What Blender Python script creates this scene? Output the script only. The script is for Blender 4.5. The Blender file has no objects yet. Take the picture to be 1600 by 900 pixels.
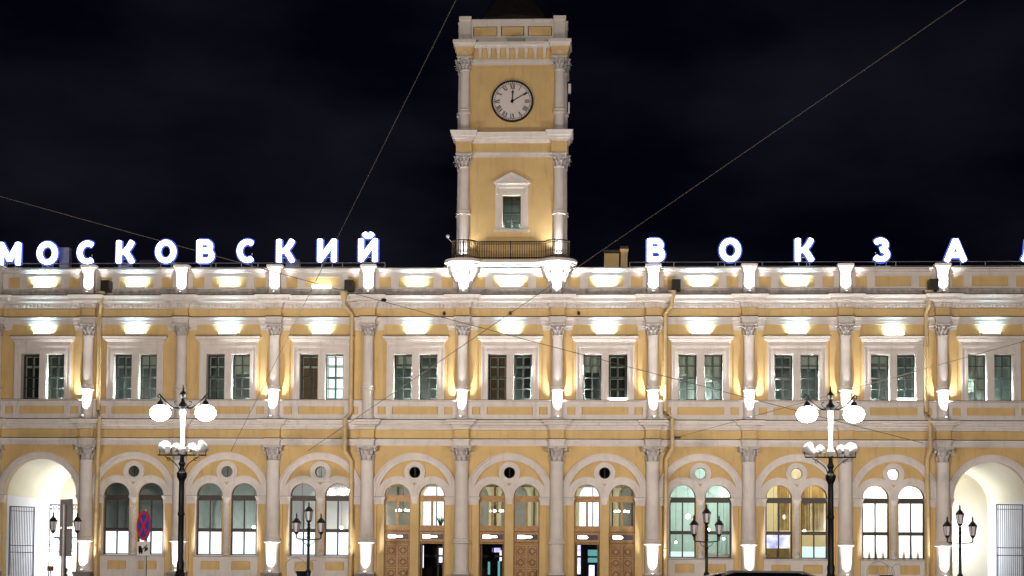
import bpy, math, random
from mathutils import Vector, Matrix
from mathutils.geometry import tessellate_polygon
random.seed(7)
PI = math.pi
S = bpy.context.scene
COL = S.collection
# ------------------------------------------------------------------ camera
def set_camera():
    yaw, pitch, roll = -0.0478, 0.0464, 0.0067
    fwd = Vector((math.sin(yaw)*math.cos(pitch), math.cos(yaw)*math.cos(pitch), math.sin(pitch)))
    r = Vector((math.cos(yaw), -math.sin(yaw), 0)); u = r.cross(fwd)
    c, s = math.cos(roll), math.sin(roll)
    r2 = c*r + s*u; u2 = -s*r + c*u
    cam = bpy.data.cameras.new('camera'); o = bpy.data.objects.new('camera', cam); COL.objects.link(o)
    m = Matrix((r2, u2, -fwd)).transposed().to_4x4(); m.translation = Vector((4.2095, -85, 1.7))
    o.matrix_world = m
    cam.sensor_width = 36; cam.lens = 2533.48/1600*36; cam.shift_y = 317.52/1600
    cam.clip_end = 3000; cam.clip_start = 0.5
    S.camera = o
set_camera()
# ------------------------------------------------------------------ world: night sky with faint city-lit cloud
w = bpy.data.worlds.new('World'); S.world = w; w.use_nodes = True
nt = w.node_tree; nt.nodes.clear()
out = nt.nodes.new('ShaderNodeOutputWorld'); bg = nt.nodes.new('ShaderNodeBackground')
tc = nt.nodes.new('ShaderNodeTexCoord'); mp = nt.nodes.new('ShaderNodeMapping'); mp.inputs['Scale'].default_value = (1, 1, 2.2)
nz = nt.nodes.new('ShaderNodeTexNoise'); nz.inputs['Scale'].default_value = 5.5; nz.inputs['Detail'].default_value = 5; nz.inputs['Roughness'].default_value = .5
rp = nt.nodes.new('ShaderNodeValToRGB')
rp.color_ramp.elements[0].position = .40; rp.color_ramp.elements[0].color = (.0006, .0006, .0026, 1)
rp.color_ramp.elements[1].position = .72; rp.color_ramp.elements[1].color = (.0058, .0057, .0098, 1)
sky = nt.nodes.new('ShaderNodeTexSky'); sky.sky_type = 'NISHITA'; sky.sun_disc = False
sky.sun_elevation = math.radians(-9); sky.sun_rotation = math.radians(180)
add = nt.nodes.new('ShaderNodeMix'); add.data_type = 'RGBA'; add.blend_type = 'ADD'; add.inputs['Factor'].default_value = .05
nt.links.new(tc.outputs['Generated'], mp.inputs['Vector']); nt.links.new(mp.outputs['Vector'], nz.inputs['Vector'])
nt.links.new(nz.outputs['Fac'], rp.inputs['Fac'])
nt.links.new(rp.outputs['Color'], add.inputs['A']); nt.links.new(sky.outputs['Color'], add.inputs['B'])
nt.links.new(add.outputs['Result'], bg.inputs['Color']); bg.inputs['Strength'].default_value = 1
nt.links.new(bg.outputs['Background'], out.inputs['Surface'])
S.view_settings.view_transform = 'Standard'; S.view_settings.look = 'None'
S.view_settings.exposure = 0.25; S.view_settings.gamma = 1
S.cycles.max_bounces = 6; S.cycles.sample_clamp_indirect = 6; S.cycles.caustics_reflective = False
S.cycles.caustics_refractive = False; S.cycles.use_denoising = True
# light strengths (square and facade fixtures; rear-post floods and reveal strips are added)
FLOOD_W = 1450; ADDED_FLOOD_W = 14500; WASH_W = 48; COLUMN_W = 230; PEDESTAL_W = 230; ADDED_STRIP_W = 95; GLOBE_E = 60

def lin(r, g, b):
    f = lambda c: c/12.92 if c <= .04045 else ((c+.055)/1.055)**2.4
    return (f(r/255), f(g/255), f(b/255))
# ------------------------------------------------------------------ materials
def mat(name, col, rough=.6, metal=0, var=.12, scale=3, bump=.0, bscale=40, dirt=None, dirtamt=.0, spec=.4):
    m = bpy.data.materials.new(name); m.use_nodes = True
    n = m.node_tree; b = n.nodes['Principled BSDF']; L = n.links.new
    b.inputs['Roughness'].default_value = rough; b.inputs['Metallic'].default_value = metal
    b.inputs['Specular IOR Level'].default_value = spec
    geo = n.nodes.new('ShaderNodeNewGeometry')
    nz = n.nodes.new('ShaderNodeTexNoise'); nz.inputs['Scale'].default_value = scale; nz.inputs['Detail'].default_value = 6
    L(geo.outputs['Position'], nz.inputs['Vector'])
    r = n.nodes.new('ShaderNodeValToRGB')
    r.color_ramp.elements[0].position = .3; r.color_ramp.elements[1].position = .7
    r.color_ramp.elements[0].color = tuple(c*(1-var) for c in col)+(1,)
    r.color_ramp.elements[1].color = tuple(min(1, c*(1+var*.6)) for c in col)+(1,)
    L(nz.outputs['Fac'], r.inputs['Fac']); src = r.outputs['Color']
    if dirt:
        mp = n.nodes.new('ShaderNodeMapping'); mp.inputs['Scale'].default_value = (2.6, 2.6, .35)
        L(geo.outputs['Position'], mp.inputs['Vector'])
        z2 = n.nodes.new('ShaderNodeTexNoise'); z2.inputs['Scale'].default_value = 1.6; z2.inputs['Detail'].default_value = 8; z2.inputs['Roughness'].default_value = .7
        L(mp.outputs['Vector'], z2.inputs['Vector'])
        r2 = n.nodes.new('ShaderNodeValToRGB'); r2.color_ramp.elements[0].position = .52; r2.color_ramp.elements[1].position = .78
        r2.color_ramp.elements[0].color = (0, 0, 0, 1); r2.color_ramp.elements[1].color = (dirtamt,)*3+(1,)
        L(z2.outputs['Fac'], r2.inputs['Fac'])
        mx = n.nodes.new('ShaderNodeMix'); mx.data_type = 'RGBA'
        L(r2.outputs['Color'], mx.inputs['Factor']); L(src, mx.inputs['A']); mx.inputs['B'].default_value = dirt+(1,)
        src = mx.outputs['Result']
    L(src, b.inputs['Base Color'])
    if bump:
        z3 = n.nodes.new('ShaderNodeTexNoise'); z3.inputs['Scale'].default_value = bscale; z3.inputs['Detail'].default_value = 4
        L(geo.outputs['Position'], z3.inputs['Vector'])
        bp = n.nodes.new('ShaderNodeBump'); bp.inputs['Strength'].default_value = bump; bp.inputs['Distance'].default_value = .02
        L(z3.outputs['Fac'], bp.inputs['Height']); L(bp.outputs['Normal'], b.inputs['Normal'])
    return m
def emit(name, col, st):
    m = bpy.data.materials.new(name); m.use_nodes = True; n = m.node_tree; n.nodes.clear()
    o = n.nodes.new('ShaderNodeOutputMaterial'); e = n.nodes.new('ShaderNodeEmission')
    e.inputs['Color'].default_value = tuple(col)+(1,); e.inputs['Strength'].default_value = st
    n.links.new(e.outputs[0], o.inputs['Surface']); return m
def emit_patch(name, c1, c2, st, scale):
    """back-lit panel whose printed picture is in soft patches"""
    m = emit(name, c1, st); n = m.node_tree; e = [x for x in n.nodes if x.type == 'EMISSION'][0]
    g = n.nodes.new('ShaderNodeNewGeometry'); z = n.nodes.new('ShaderNodeTexNoise'); z.inputs['Scale'].default_value = scale; z.inputs['Detail'].default_value = 3
    r = n.nodes.new('ShaderNodeValToRGB'); r.color_ramp.elements[0].position = .4; r.color_ramp.elements[1].position = .6
    r.color_ramp.elements[0].color = tuple(c1)+(1,); r.color_ramp.elements[1].color = tuple(c2)+(1,)
    n.links.new(g.outputs['Position'], z.inputs['Vector']); n.links.new(z.outputs['Fac'], r.inputs['Fac']); n.links.new(r.outputs['Color'], e.inputs['Color'])
    return m
def glass(name, tint, refl=.06):
    m = bpy.data.materials.new(name); m.use_nodes = True; n = m.node_tree; n.nodes.clear()
    o = n.nodes.new('ShaderNodeOutputMaterial'); t = n.nodes.new('ShaderNodeBsdfTransparent'); g = n.nodes.new('ShaderNodeBsdfGlossy')
    t.inputs['Color'].default_value = tuple(tint)+(1,); g.inputs['Roughness'].default_value = .03
    f = n.nodes.new('ShaderNodeFresnel'); f.inputs['IOR'].default_value = 1.5
    a = n.nodes.new('ShaderNodeMath'); a.operation = 'ADD'; a.inputs[1].default_value = refl
    mx = n.nodes.new('ShaderNodeMixShader')
    n.links.new(f.outputs[0], a.inputs[0]); n.links.new(a.outputs[0], mx.inputs[0]); n.links.new(t.outputs[0], mx.inputs[1]); n.links.new(g.outputs[0], mx.inputs[2])
    n.links.new(mx.outputs[0], o.inputs['Surface']); return m
M = {}
M['yellow'] = mat('ochre_stucco', (.67, .475, .22), .85, var=.10, scale=.9, bump=.12, bscale=25, dirt=(.36, .245, .14), dirtamt=.62, spec=.2)
M['white'] = mat('white_plaster', (.70, .645, .615), .8, var=.07, scale=2, bump=.10, bscale=30, dirt=(.34, .30, .28), dirtamt=.5, spec=.25)
M['capital'] = mat('grimy_carved_plaster', (.56, .52, .515), .75, var=.25, scale=14, bump=.2, bscale=30, dirt=(.22, .19, .18), dirtamt=.7, spec=.3)
M['worn'] = mat('worn_plaster', (.55, .50, .48), .9, var=.3, scale=4, bump=.3, bscale=15, dirt=(.18, .16, .15), dirtamt=.9, spec=.2)
M['granite'] = mat('grey_granite', (.25, .23, .225), .6, var=.25, scale=9, bump=.1)
M['flash'] = mat('lead_flashing', (.07, .065, .065), .6, metal=.3, var=.3)
M['roof'] = mat('dark_roof_metal', (.035, .03, .028), .55, metal=.4, var=.3)
M['sash'] = mat('dark_brown_sash', (.035, .026, .02), .5, var=.2)
M['blacksash'] = mat('black_sash', (.02, .022, .022), .5, var=.2)
M['whitesash'] = mat('white_inner_sash', (.62, .66, .62), .5, var=.05)
M['wood'] = mat('oak_door_wood', (.42, .235, .085), .45, var=.25, scale=6, bump=.05)
M['wooddark'] = mat('oak_carving', (.20, .095, .032), .5, var=.25, scale=6)
M['iron'] = mat('black_cast_iron', (.018, .018, .02), .42, metal=.5, var=.25, scale=12, bump=.05)
M['bluepaint'] = mat('blue_grey_gate_paint', (.075, .085, .13), .5, var=.2)
M['pipe'] = mat('cream_painted_pipe', (.62, .46, .24), .5, var=.12, dirt=(.3, .2, .1), dirtamt=.4)
M['alu'] = mat('white_floodlight_paint', (.75, .75, .75), .45, var=.05)
M['grey'] = mat('galvanised_steel', (.33, .32, .33), .5, metal=.5, var=.15)
M['dial'] = mat('clock_dial_enamel', (.72, .66, .66), .4, var=.04)
M['black'] = mat('black_enamel', (.012, .012, .012), .4, var=.1)
M['railing'] = mat('bronze_brown_railing', (.06, .04, .025), .5, metal=.3, var=.2)
M['asphalt'] = mat('asphalt', (.05, .05, .05), .8, var=.25, scale=6, bump=.3)
M['paving'] = mat('granite_paving', (.24, .23, .22), .7, var=.2, scale=2, bump=.15)
M['kerb'] = mat('granite_kerb', (.3, .29, .28), .7, var=.2, scale=8)
M['carpaint'] = mat('black_car_paint', (.008, .008, .010), .12, var=.05, spec=.6)
M['tyre'] = mat('tyre_rubber', (.015, .015, .015), .8)
M['red'] = mat('red_sign_film', (.60, .03, .035), .45, var=.06)
M['blue'] = mat('blue_sign_film', (.03, .07, .42), .45, var=.06)
M['signwhite'] = mat('white_sign_film', (.72, .72, .72), .45, var=.05)
M['cream'] = mat('cream_hall_plaster', (.72, .66, .46), .8, var=.05)
M['teal'] = mat('pale_teal_plaster', (.50, .57, .55), .8, var=.08)
M['dim'] = mat('grey_green_plaster', (.32, .33, .32), .8, var=.12)
M['passage'] = mat('passage_limewash', (.74, .68, .52), .85, var=.05, scale=1)
M['passwhite'] = mat('passage_white_paint', (.76, .77, .80), .8, var=.05, scale=1)
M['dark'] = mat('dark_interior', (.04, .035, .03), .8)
M['curtain'] = mat('ochre_curtain', (.55, .38, .14), .9, var=.35, scale=3)
M['leaf'] = mat('foliage', (.05, .10, .03), .7, var=.3)
M['glassup'] = glass('old_window_glass', (.88, .92, .90), .03)
M['glassdn'] = glass('shop_window_glass', (.92, .95, .94), .02)
M['carglass'] = glass('tinted_car_glass', (.12, .13, .14), .06)
M['lantern'] = mat('milky_lantern_glass', (.50, .47, .50), .35, var=.05)
M['letter'] = emit('letter_white_face', (.90, .94, 1), 9)
M['halo'] = emit('letter_blue_glow', (.12, .20, 1.0), .8)  # emission that stands in for the soft blue glow around the letters
M['wire'] = mat('dull_wire', (.17, .15, .125), .7, var=.1)
M['case'] = emit('lit_display_case', (.80, 1, .95), 1.1)
M['globe'] = emit('globe_lamp', (1, .98, .95), GLOBE_E)
M['tube'] = emit('fluorescent_tube', (.86, 1, .95), 12)
M['lens'] = emit('uplight_lens', (1, 1, .97), 14)
M['led'] = emit('led_sign_text', (1, 1, 1), 4)
M['lightbox'] = emit_patch('white_lightbox', (.92, .96, 1), (.70, .76, .98), 1.8, 1.3)
M['lightviolet'] = emit_patch('violet_white_lightbox', (.95, .93, 1), (.42, .40, .95), 1.3, 1.6)
M['blind'] = emit_patch('backlit_blind', (.95, 1, .98), (.75, .95, .9), 1.6, 2)
M['ceil_w'] = emit('ceiling_panel_white', (1, .98, .90), 6)
M['ceil_t'] = emit('ceiling_panel_teal', (.75, 1, .96), 5)
M['screen_o'] = emit('orange_poster', (1, .55, .22), .7)
M['screen_t'] = emit('teal_screen', (.18, .55, .55), .6)
M['pend'] = emit('pendant_bulb', (1, .95, .85), 9)
M['signpanel'] = mat('dark_sign_panel', (.045, .035, .06), .4)
# ------------------------------------------------------------------ mesh builder
class MB:
    def __init__(s): s.v = []; s.f = []
    def add(s, vs, fs):
        k = len(s.v); s.v += [tuple(p) for p in vs]; s.f += [tuple(i+k for i in q) for q in fs]; return s
    def box(s, x0, x1, y0, y1, z0, z1):
        return s.add([(x0,y0,z0),(x1,y0,z0),(x1,y1,z0),(x0,y1,z0),(x0,y0,z1),(x1,y0,z1),(x1,y1,z1),(x0,y1,z1)],
                     [(0,3,2,1),(4,5,6,7),(0,1,5,4),(1,2,6,5),(2,3,7,6),(3,0,4,7)])
    def flare(s, x0, x1, yb, yf, prof, back=False):
        """profile [(offset, z)] carried round three sides (or four) of a plan rectangle"""
        vs = []; fs = []; n = len(prof)
        for o, z in prof:
            b = yb+o if back else yb
            vs += [(x0-o, b, z), (x0-o, yf-o, z), (x1+o, yf-o, z), (x1+o, b, z)]
        for i in range(n-1):
            for j in range(4):
                a = i*4+j; b2 = i*4+(j+1) % 4
                fs.append((a, b2, b2+4, a+4))
        fs.append((3, 2, 1, 0)); k = (n-1)*4; fs.append((k, k+1, k+2, k+3))
        return s.add(vs, fs)
    def lathe(s, cx, cy, prof, n=20, cap=True):
        vs = []; fs = []
        for r, z in prof:
            for j in range(n):
                a = 2*PI*j/n; vs.append((cx+r*math.cos(a), cy+r*math.sin(a), z))
        for i in range(len(prof)-1):
            for j in range(n):
                a = i*n+j; b = i*n+(j+1) % n; fs.append((a, b, b+n, a+n))
        if cap:
            fs.append(tuple(range(n-1, -1, -1))); k = (len(prof)-1)*n; fs.append(tuple(range(k, k+n)))
        return s.add(vs, fs)
    def band(s, cx, cz, r0, r1, y0, y1, a0=0, a1=PI, n=28):
        """arched band in the XZ plane; r0 may be 0"""
        vs = []; fs = []; full = abs(a1-a0-2*PI) < 1e-6; m = n if full else n+1
        for i in range(m):
            a = a0+(a1-a0)*i/n; c, t = math.cos(a), math.sin(a)
            vs += [(cx+r0*c, y0, cz+r0*t), (cx+r1*c, y0, cz+r1*t), (cx+r1*c, y1, cz+r1*t), (cx+r0*c, y1, cz+r0*t)]
        for i in range(n):
            a = i*4; b = ((i+1) % m)*4
            for j in range(4): fs.append((a+j, a+(j+1) % 4, b+(j+1) % 4, b+j))
        if not full: fs.append((0, 3, 2, 1)); k = n*4; fs.append((k, k+1, k+2, k+3))
        return s.add(vs, fs)
    def tube(s, pts, r, n=8, r2=None):
        pts = [Vector(p) for p in pts]; vs = []; fs = []; m = len(pts)
        for i, p in enumerate(pts):
            d = (pts[min(i+1, m-1)]-pts[max(i-1, 0)]).normalized()
            u = d.cross(Vector((0, 0, 1)) if abs(d.z) < .9 else Vector((0, 1, 0))).normalized(); w_ = d.cross(u)
            rr = r if r2 is None else r+(r2-r)*i/(m-1)
            for j in range(n):
                a = 2*PI*j/n; vs.append(p+u*(rr*math.cos(a))+w_*(rr*math.sin(a)))
        for i in range(m-1):
            for j in range(n):
                a = i*n+j; b = i*n+(j+1) % n; fs.append((a, b, b+n, a+n))
        fs.append(tuple(range(n-1, -1, -1))); k = (m-1)*n; fs.append(tuple(range(k, k+n)))
        return s.add(vs, fs)
    def prism(s, poly, y0, y1):
        n = len(poly)
        vs = [(x, y0, z) for x, z in poly]+[(x, y1, z) for x, z in poly]
        return s.add(vs, [tuple(range(n)), tuple(range(2*n-1, n-1, -1))]+[(i, (i+1) % n, (i+1) % n+n, i+n) for i in range(n)])
    def plate(s, outer, holes, y0, y1):
        loops = [outer]+holes; flat = [p for l in loops for p in l]
        tris = tessellate_polygon([[Vector((x, z, 0)) for x, z in l] for l in loops])
        n = len(flat); vs = [(x, y0, z) for x, z in flat]+[(x, y1, z) for x, z in flat]
        fs = []
        for t in tris:
            a, b, c = t
            ar = (flat[b][0]-flat[a][0])*(flat[c][1]-flat[a][1])-(flat[c][0]-flat[a][0])*(flat[b][1]-flat[a][1])
            if abs(ar) < 1e-9: continue
            if ar < 0: b, c = c, b
            fs += [(a, b, c), (n+c, n+b, n+a)]
        k = 0
        for l in loops:
            m = len(l)
            for i in range(m): fs.append((k+i, k+(i+1) % m, n+k+(i+1) % m, n+k+i))
            k += m
        return s.add(vs, fs)
    def sphere(s, c, r, n=12, sq=(1, 1, 1)):
        prof = [(max(1e-4, r*math.sin(PI*i/n)), -r*math.cos(PI*i/n)) for i in range(n+1)]
        t = MB(); t.lathe(0, 0, prof, n*2)
        return s.add([(c[0]+x*sq[0], c[1]+y*sq[1], c[2]+z*sq[2]) for x, y, z in t.v], t.f)
    def xf(s, m):
        s.v = [tuple(m @ Vector(p)) for p in s.v]; return s
    def mesh(s, name, m, smooth=True, ang=38):
        me = bpy.data.meshes.new(name); me.from_pydata(s.v, [], s.f); me.validate(); me.materials.append(M[m] if isinstance(m, str) else m)
        import bmesh
        b = bmesh.new(); b.from_mesh(me); bmesh.ops.recalc_face_normals(b, faces=b.faces); b.to_mesh(me); b.free()
        if smooth:
            me.polygons.foreach_set('use_smooth', [True]*len(me.polygons)); me.set_sharp_from_angle(angle=math.radians(ang))
        me.update(); return me
    def build(s, name, m, parent=None, loc=None, **k):
        return put(name, s.mesh(name, m, **k), parent, loc)
def put(name, me, parent=None, loc=None):
    o = bpy.data.objects.new(name, me); COL.objects.link(o)
    if parent: o.parent = parent
    if loc: o.location = loc
    return o
def tag(o, label, cat, group=None):
    o['label'] = label; o['category'] = cat
    if group: o['group'] = group
    return o
def thing(name, label, cat, loc=(0, 0, 0), rz=0, group=None):
    o = bpy.data.objects.new(name, None); COL.objects.link(o); o.location = loc; o.rotation_euler = (0, 0, rz); o.empty_display_size = .3
    return tag(o, label, cat, group)
def struct(o): o['kind'] = 'structure'; return o
def stuff(o): o['kind'] = 'stuff'; return o
def aim(o, d): o.rotation_euler = Vector(d).to_track_quat('-Z', 'Y').to_euler()
def lamp(name, kind, loc, watt, col, d=(0, 0, 1), parent=None, **k):
    l = bpy.data.lights.new(name, kind); l.energy = watt; l.color = col
    for a, b in k.items(): setattr(l, a, b)
    o = bpy.data.objects.new(name, l); COL.objects.link(o); o.location = loc; aim(o, d)
    if parent: o.parent = parent
    return o
ORD = ['first', 'second', 'third', 'fourth', 'fifth', 'sixth', 'seventh', 'eighth', 'ninth', 'tenth', 'eleventh']
# ------------------------------------------------------------------ ground
struct(MB().box(-400, 400, -400, 400, -.4, 0).build('road', 'asphalt'))
struct(MB().box(-120, 120, -14.5, 30, -.2, .13).build('pavement', 'paving'))
struct(MB().box(-120, 120, -14.8, -14.5, -.2, .15).build('kerb', 'kerb'))
for k in range(-9, 10):
    MB().box(k*6-1.5, k*6+1.5, -38.1, -37.95, .0, .005).build('lane_marking', 'signwhite', bpy.data.objects['road'])
# refuge island on which the tall lamp posts stand
struct(MB().box(-60, 60, -22.2, -17.8, -.2, .15).build('traffic_island', 'kerb'))
struct(MB().box(-60, 60, -48.2, -45.8, -.2, .15).build('tram_stop_island', 'kerb'))
# ------------------------------------------------------------------ station building
B = thing('station_building', 'long two storey ochre and white railway station lit at night', 'building')
XE = 32.9
BAYS = [i*5 for i in range(-6, 7)]
COLX = [i*5+2.5 for i in range(-7, 7)]
DOORS = (-5, 0, 5); ARCH = (-25, 25)
ZI = 5.34                                  # springing of the arches
def arc(cx, cz, r, a0, a1, n=20): return [(cx+r*math.cos(a0+(a1-a0)*i/n), cz+r*math.sin(a0+(a1-a0)*i/n)) for i in range(n+1)]
def arched(cx, w_, z0, zs): return [(cx-w_, z0), (cx+w_, z0)]+arc(cx, zs, w_, 0, PI, 24)
RB = 2.0                                   # half width of a ground floor bay opening
MB().plate([(-XE, 0), (XE, 0), (XE, 8.06), (-XE, 8.06)], [arched(x, RB, .35 if x not in ARCH and x not in DOORS else .14, ZI) for x in BAYS], 0, .55).build('ground_floor_wall', 'yellow', B)
WH = []
for x in BAYS: WH += [[(x+a, 10.46), (x+b, 10.46), (x+b, 12.9), (x+a, 12.9)] for a, b in ((-1.18, -.17), (.17, 1.18))]
MB().plate([(-XE, 8.0+.08), (XE, 8.08), (XE, 16.0), (-XE, 16.0)], WH, .002, .5).build('upper_floor_wall', 'yellow', B)
for s in (-1, 1):
    MB().box(min(s*XE, s*(XE-.5)), max(s*XE, s*(XE-.5)), .551, 24, 0, 17.3).build('side_wall', 'yellow', B)
MB().box(-XE, XE, 23.5, 24, 0, 17.3).build('rear_wall', 'yellow', B)
MB().prism([(-XE+.6, 16.6), (XE-.6, 16.6), (XE-4, 17.7), (-XE+4, 17.7)], 1.2, 23).build('roof', 'roof', B)
# plinth
m = MB()
for a, b in ((-XE, -27.05), (-22.95, -7.1), (7.1, 22.95), (27.05, XE)): m.box(a, b, -.1, -.004, .13, .95)
m.build('plinth', 'granite', B)
# string courses and entablatures: (name, material, front, ressaut depth, profile)
def course(name, m, yf, prof, ress=.30, hw=.36, cols=COLX):
    MB().flare(-XE, XE, .0015, yf, prof).build(name, m, B)
    if ress:
        for x in cols: MB().flare(x-hw, x+hw, yf+.02, yf-ress, prof).build(name+'_block', m, B)
course('lower_architrave', 'white', -.10, [(0, 8.02), (0, 8.17), (.03, 8.175), (.03, 8.30), (.07, 8.31), (.09, 8.37)])
course('lower_architrave_flashing', 'flash', -.10, [(.10, 8.372), (.13, 8.38), (.11, 8.41)])
course('lower_frieze', 'yellow', -.06, [(0, 8.412), (0, 8.85)])
course('lower_cornice', 'white', -.10, [(0, 8.852), (.04, 8.87), (.06, 8.98), (.13, 9.03), (.16, 9.09), (.30, 9.11), (.31, 9.22), (.38, 9.25), (.42, 9.35)])
course('lower_cornice_flashing', 'flash', -.10, [(.44, 9.352), (.45, 9.375), (.05, 9.43)])
course('upper_architrave', 'white', -.10, [(0, 14.45), (0, 14.58), (.03, 14.585), (.03, 14.72), (.07, 14.73), (.10, 14.82)])
course('upper_architrave_flashing', 'flash', -.10, [(.11, 14.822), (.13, 14.83), (.11, 14.86)])
course('upper_frieze', 'yellow', -.06, [(0, 14.862), (0, 15.28)])
course('main_cornice', 'white', -.10, [(0, 15.282), (.05, 15.30), (.05, 15.33), (.09, 15.34), (.09, 15.52), (.16, 15.54), (.20, 15.60), (.45, 15.62), (.46, 15.76), (.52, 15.79), (.60, 15.92)])
course('gutter_flashing', 'flash', -.10, [(.62, 15.922), (.62, 15.96), (.0, 16.02)])
# dentils: too small to pick apart, one part
m = MB()
x = -XE+.1
while x < XE-.1:
    if min(abs(x-c) for c in COLX) > .55: m.box(x-.055, x+.055, -.33, -.185, 15.345, 15.50)
    x += .20
for c in COLX:
    for k in range(-1, 2): m.box(c+k*.2-.055, c+k*.2+.055, -.63, -.485, 15.345, 15.50)
stuff(m.build('dentil_course', 'white', B, smooth=False))
# white band with yellow panels under the upper windows
hol = []; 
for x in BAYS:
    for a, b in ((-1.22, 1.22), (-1.98, -1.55), (1.55, 1.98)): hol.append([(x+a, 9.68), (x+b, 9.68), (x+b, 10.09), (x+a, 10.09)])
MB().plate([(-XE, 9.40), (XE, 9.40), (XE, 10.36), (-XE, 10.36)], hol, -.10, .0).build('panel_band', 'white', B)
for x in BAYS:
    for a, b in ((-1.17, 1.17), (-1.93, -1.60), (1.60, 1.93)): MB().flare(x+a, x+b, -.001, -.03, [(.0, 9.73), (0, 10.04)]).build('panel', 'yellow', B)
MB().flare(-XE, XE, .001, -.10, [(.02, 10.36), (.06, 10.38), (.09, 10.44)]).build('sill_course', 'white', B)
MB().flare(-XE, XE, .001, -.10, [(.10, 10.442), (.10, 10.46)]).build('sill_flashing', 'flash', B)
# white blocks flanking the capitals of the upper columns
for c in COLX:
    for s in (-1, 1):
        MB().box(c+s*.60-.19, c+s*.60+.19, -.05, .0, 10.462, 14.15).build('lesene', 'yellow', B)
        MB().flare(c+s*.60-.19, c+s*.60+.19, 0, -.05, [(0, 14.152), (.0, 14.32), (.05, 14.34), (.05, 14.445)]).build('lesene_cap', 'white', B)
# ---------------- attic
hol = []
for x in BAYS:
    for a, b in ((-.95, .95), (-1.95, -1.35), (1.35, 1.95)): hol.append([(x+a, 16.42), (x+b, 16.42), (x+b, 17.0), (x+a, 17.0)])
MB().plate([(-XE, 16.02), (XE, 16.02), (XE, 17.22), (-XE, 17.22)], hol, -.06, .35).build('attic_wall', 'white', B)
for x in BAYS:
    for a, b in ((-.95, .95), (-1.95, -1.35), (1.35, 1.95)): MB().box(x+a, x+b, .0, .1, 16.42, 17.0).build('attic_panel', 'yellow', B)
    MB().plate([(x-1.0, 16.38), (x+1.0, 16.38), (x+1.0, 17.05), (x-1.0, 17.05)], [[(x-.92, 16.45), (x+.92, 16.45), (x+.92, 16.98), (x-.92, 16.98)]], -.10, -.058).build('attic_panel_frame', 'white', B)
MB().flare(-XE, XE, .40, -.06, [(.0, 17.222), (.05, 17.25), (.08, 17.34), (.16, 17.37), (.16, 17.43)]).build('attic_coping', 'white', B)
MB().flare(-XE, XE, .42, -.06, [(.18, 17.432), (.19, 17.455), (.02, 17.50)]).build('attic_coping_flashing', 'flash', B)
MB().flare(-XE, XE, 0, -.06, [(.10, 16.022), (.10, 16.30), (.05, 16.34), (0.0, 16.34)]).build('attic_plinth', 'worn', B)
PX = [c for c in COLX if abs(c) > 3]
PED = MB().flare(-.27, .27, -.02, -.40, [(.03, 16.03), (.03, 16.3), (0, 16.34), (0, 17.1), (.03, 17.2), (.09, 17.36), (.10, 17.42), (.15, 17.46), (.15, 17.58), (.02, 17.62)]).mesh('attic_pedestal', 'white')
for c in PX: put('attic_pedestal', PED, B, (c, 0, 0))
# ---------------- columns
def capital(r, z0, z1, name):
    m = MB(); h = z1-z0
    m.lathe(0, 0, [(r*1.06, z0), (r*1.16, z0+.03), (r*1.0, z0+.07), (r*.84, z0+.12), (r*.84, z0+h*.45), (r*.95, z0+h*.7), (r*1.2, z0+h*.84)], 20)
    A = r*1.72                                             # abacus with concave sides
    pl = []
    for q in range(4):
        a = q*PI/2
        for t in (-.86, -.45, 0, .45, .86):
            d = A*(1.0 if abs(t) > .8 else .9 if abs(t) > .3 else .86); p = Vector((t*A, -d, 0)); p.rotate(Matrix.Rotation(a, 3, 'Z')); pl.append((p.x, p.y))
    n = len(pl)
    for za, zb, k in ((z0+h*.84, z0+h*.92, .93), (z0+h*.92, z1, 1.0)):
        vs = [(x*k, y*k, za) for x, y in pl]+[(x*k, y*k, zb) for x, y in pl]
        m.add(vs, [tuple(range(n-1, -1, -1)), tuple(range(n, 2*n))]+[(i, (i+1) % n, (i+1) % n+n, i+n) for i in range(n)])
    def leaf(a, zb, zt, wd, ro, cu):
        st = [(ro, zb, wd), (ro+.02, zb+(zt-zb)*.5, wd*1.08), (ro+.05, zb+(zt-zb)*.85, wd*.8), (ro+cu, zt, wd*.45), (ro+cu+.02, zt-(zt-zb)*.18, wd*.25)]
        vs = []; fs = []
        for rr, z, ww in st:
            for sx, dr in ((-1, 0), (0, .035), (1, 0)):
                p = Vector((rr+dr, sx*ww, z)); p.rotate(Matrix.Rotation(a, 3, 'Z')); vs.append(p)
        for i in range(len(st)-1):
            for j in range(2): k = i*3+j; fs.append((k, k+1, k+4, k+3))
        m.add(vs, fs)
    for k in range(8): leaf(k*PI/4+PI/8, z0+.06, z0+h*.44, r*.30, r*1.0, r*.55)
    for k in range(8): leaf(k*PI/4, z0+h*.3, z0+h*.70, r*.27, r*1.0, r*.72)
    for k in range(4):                                    # corner volutes and a flower on each side
        a = k*PI/2+PI/4; c = Vector((math.cos(a), math.sin(a), 0)); R0 = r*1.85
        leaf(a, z0+h*.5, z0+h*.84, r*.18, r*1.1, r*.8)
        m.sphere((c.x*R0, c.y*R0, z0+h*.74), r*.23, 6)
        b = a+PI/4; m.sphere((math.cos(b)*r*1.40, math.sin(b)*r*1.40, z0+h*.9), r*.17, 6)
        m.sphere((math.cos(b-.25)*r*1.28, math.sin(b-.25)*r*1.28, z0+h*.70), r*.13, 6); m.sphere((math.cos(b+.25)*r*1.28, math.sin(b+.25)*r*1.28, z0+h*.70), r*.13, 6)
    return m.mesh(name, 'capital')
G_CAP = capital(.34, 7.2, 8.01, 'capital'); U_CAP = capital(.265, 13.8, 14.44, 'capital')
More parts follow.
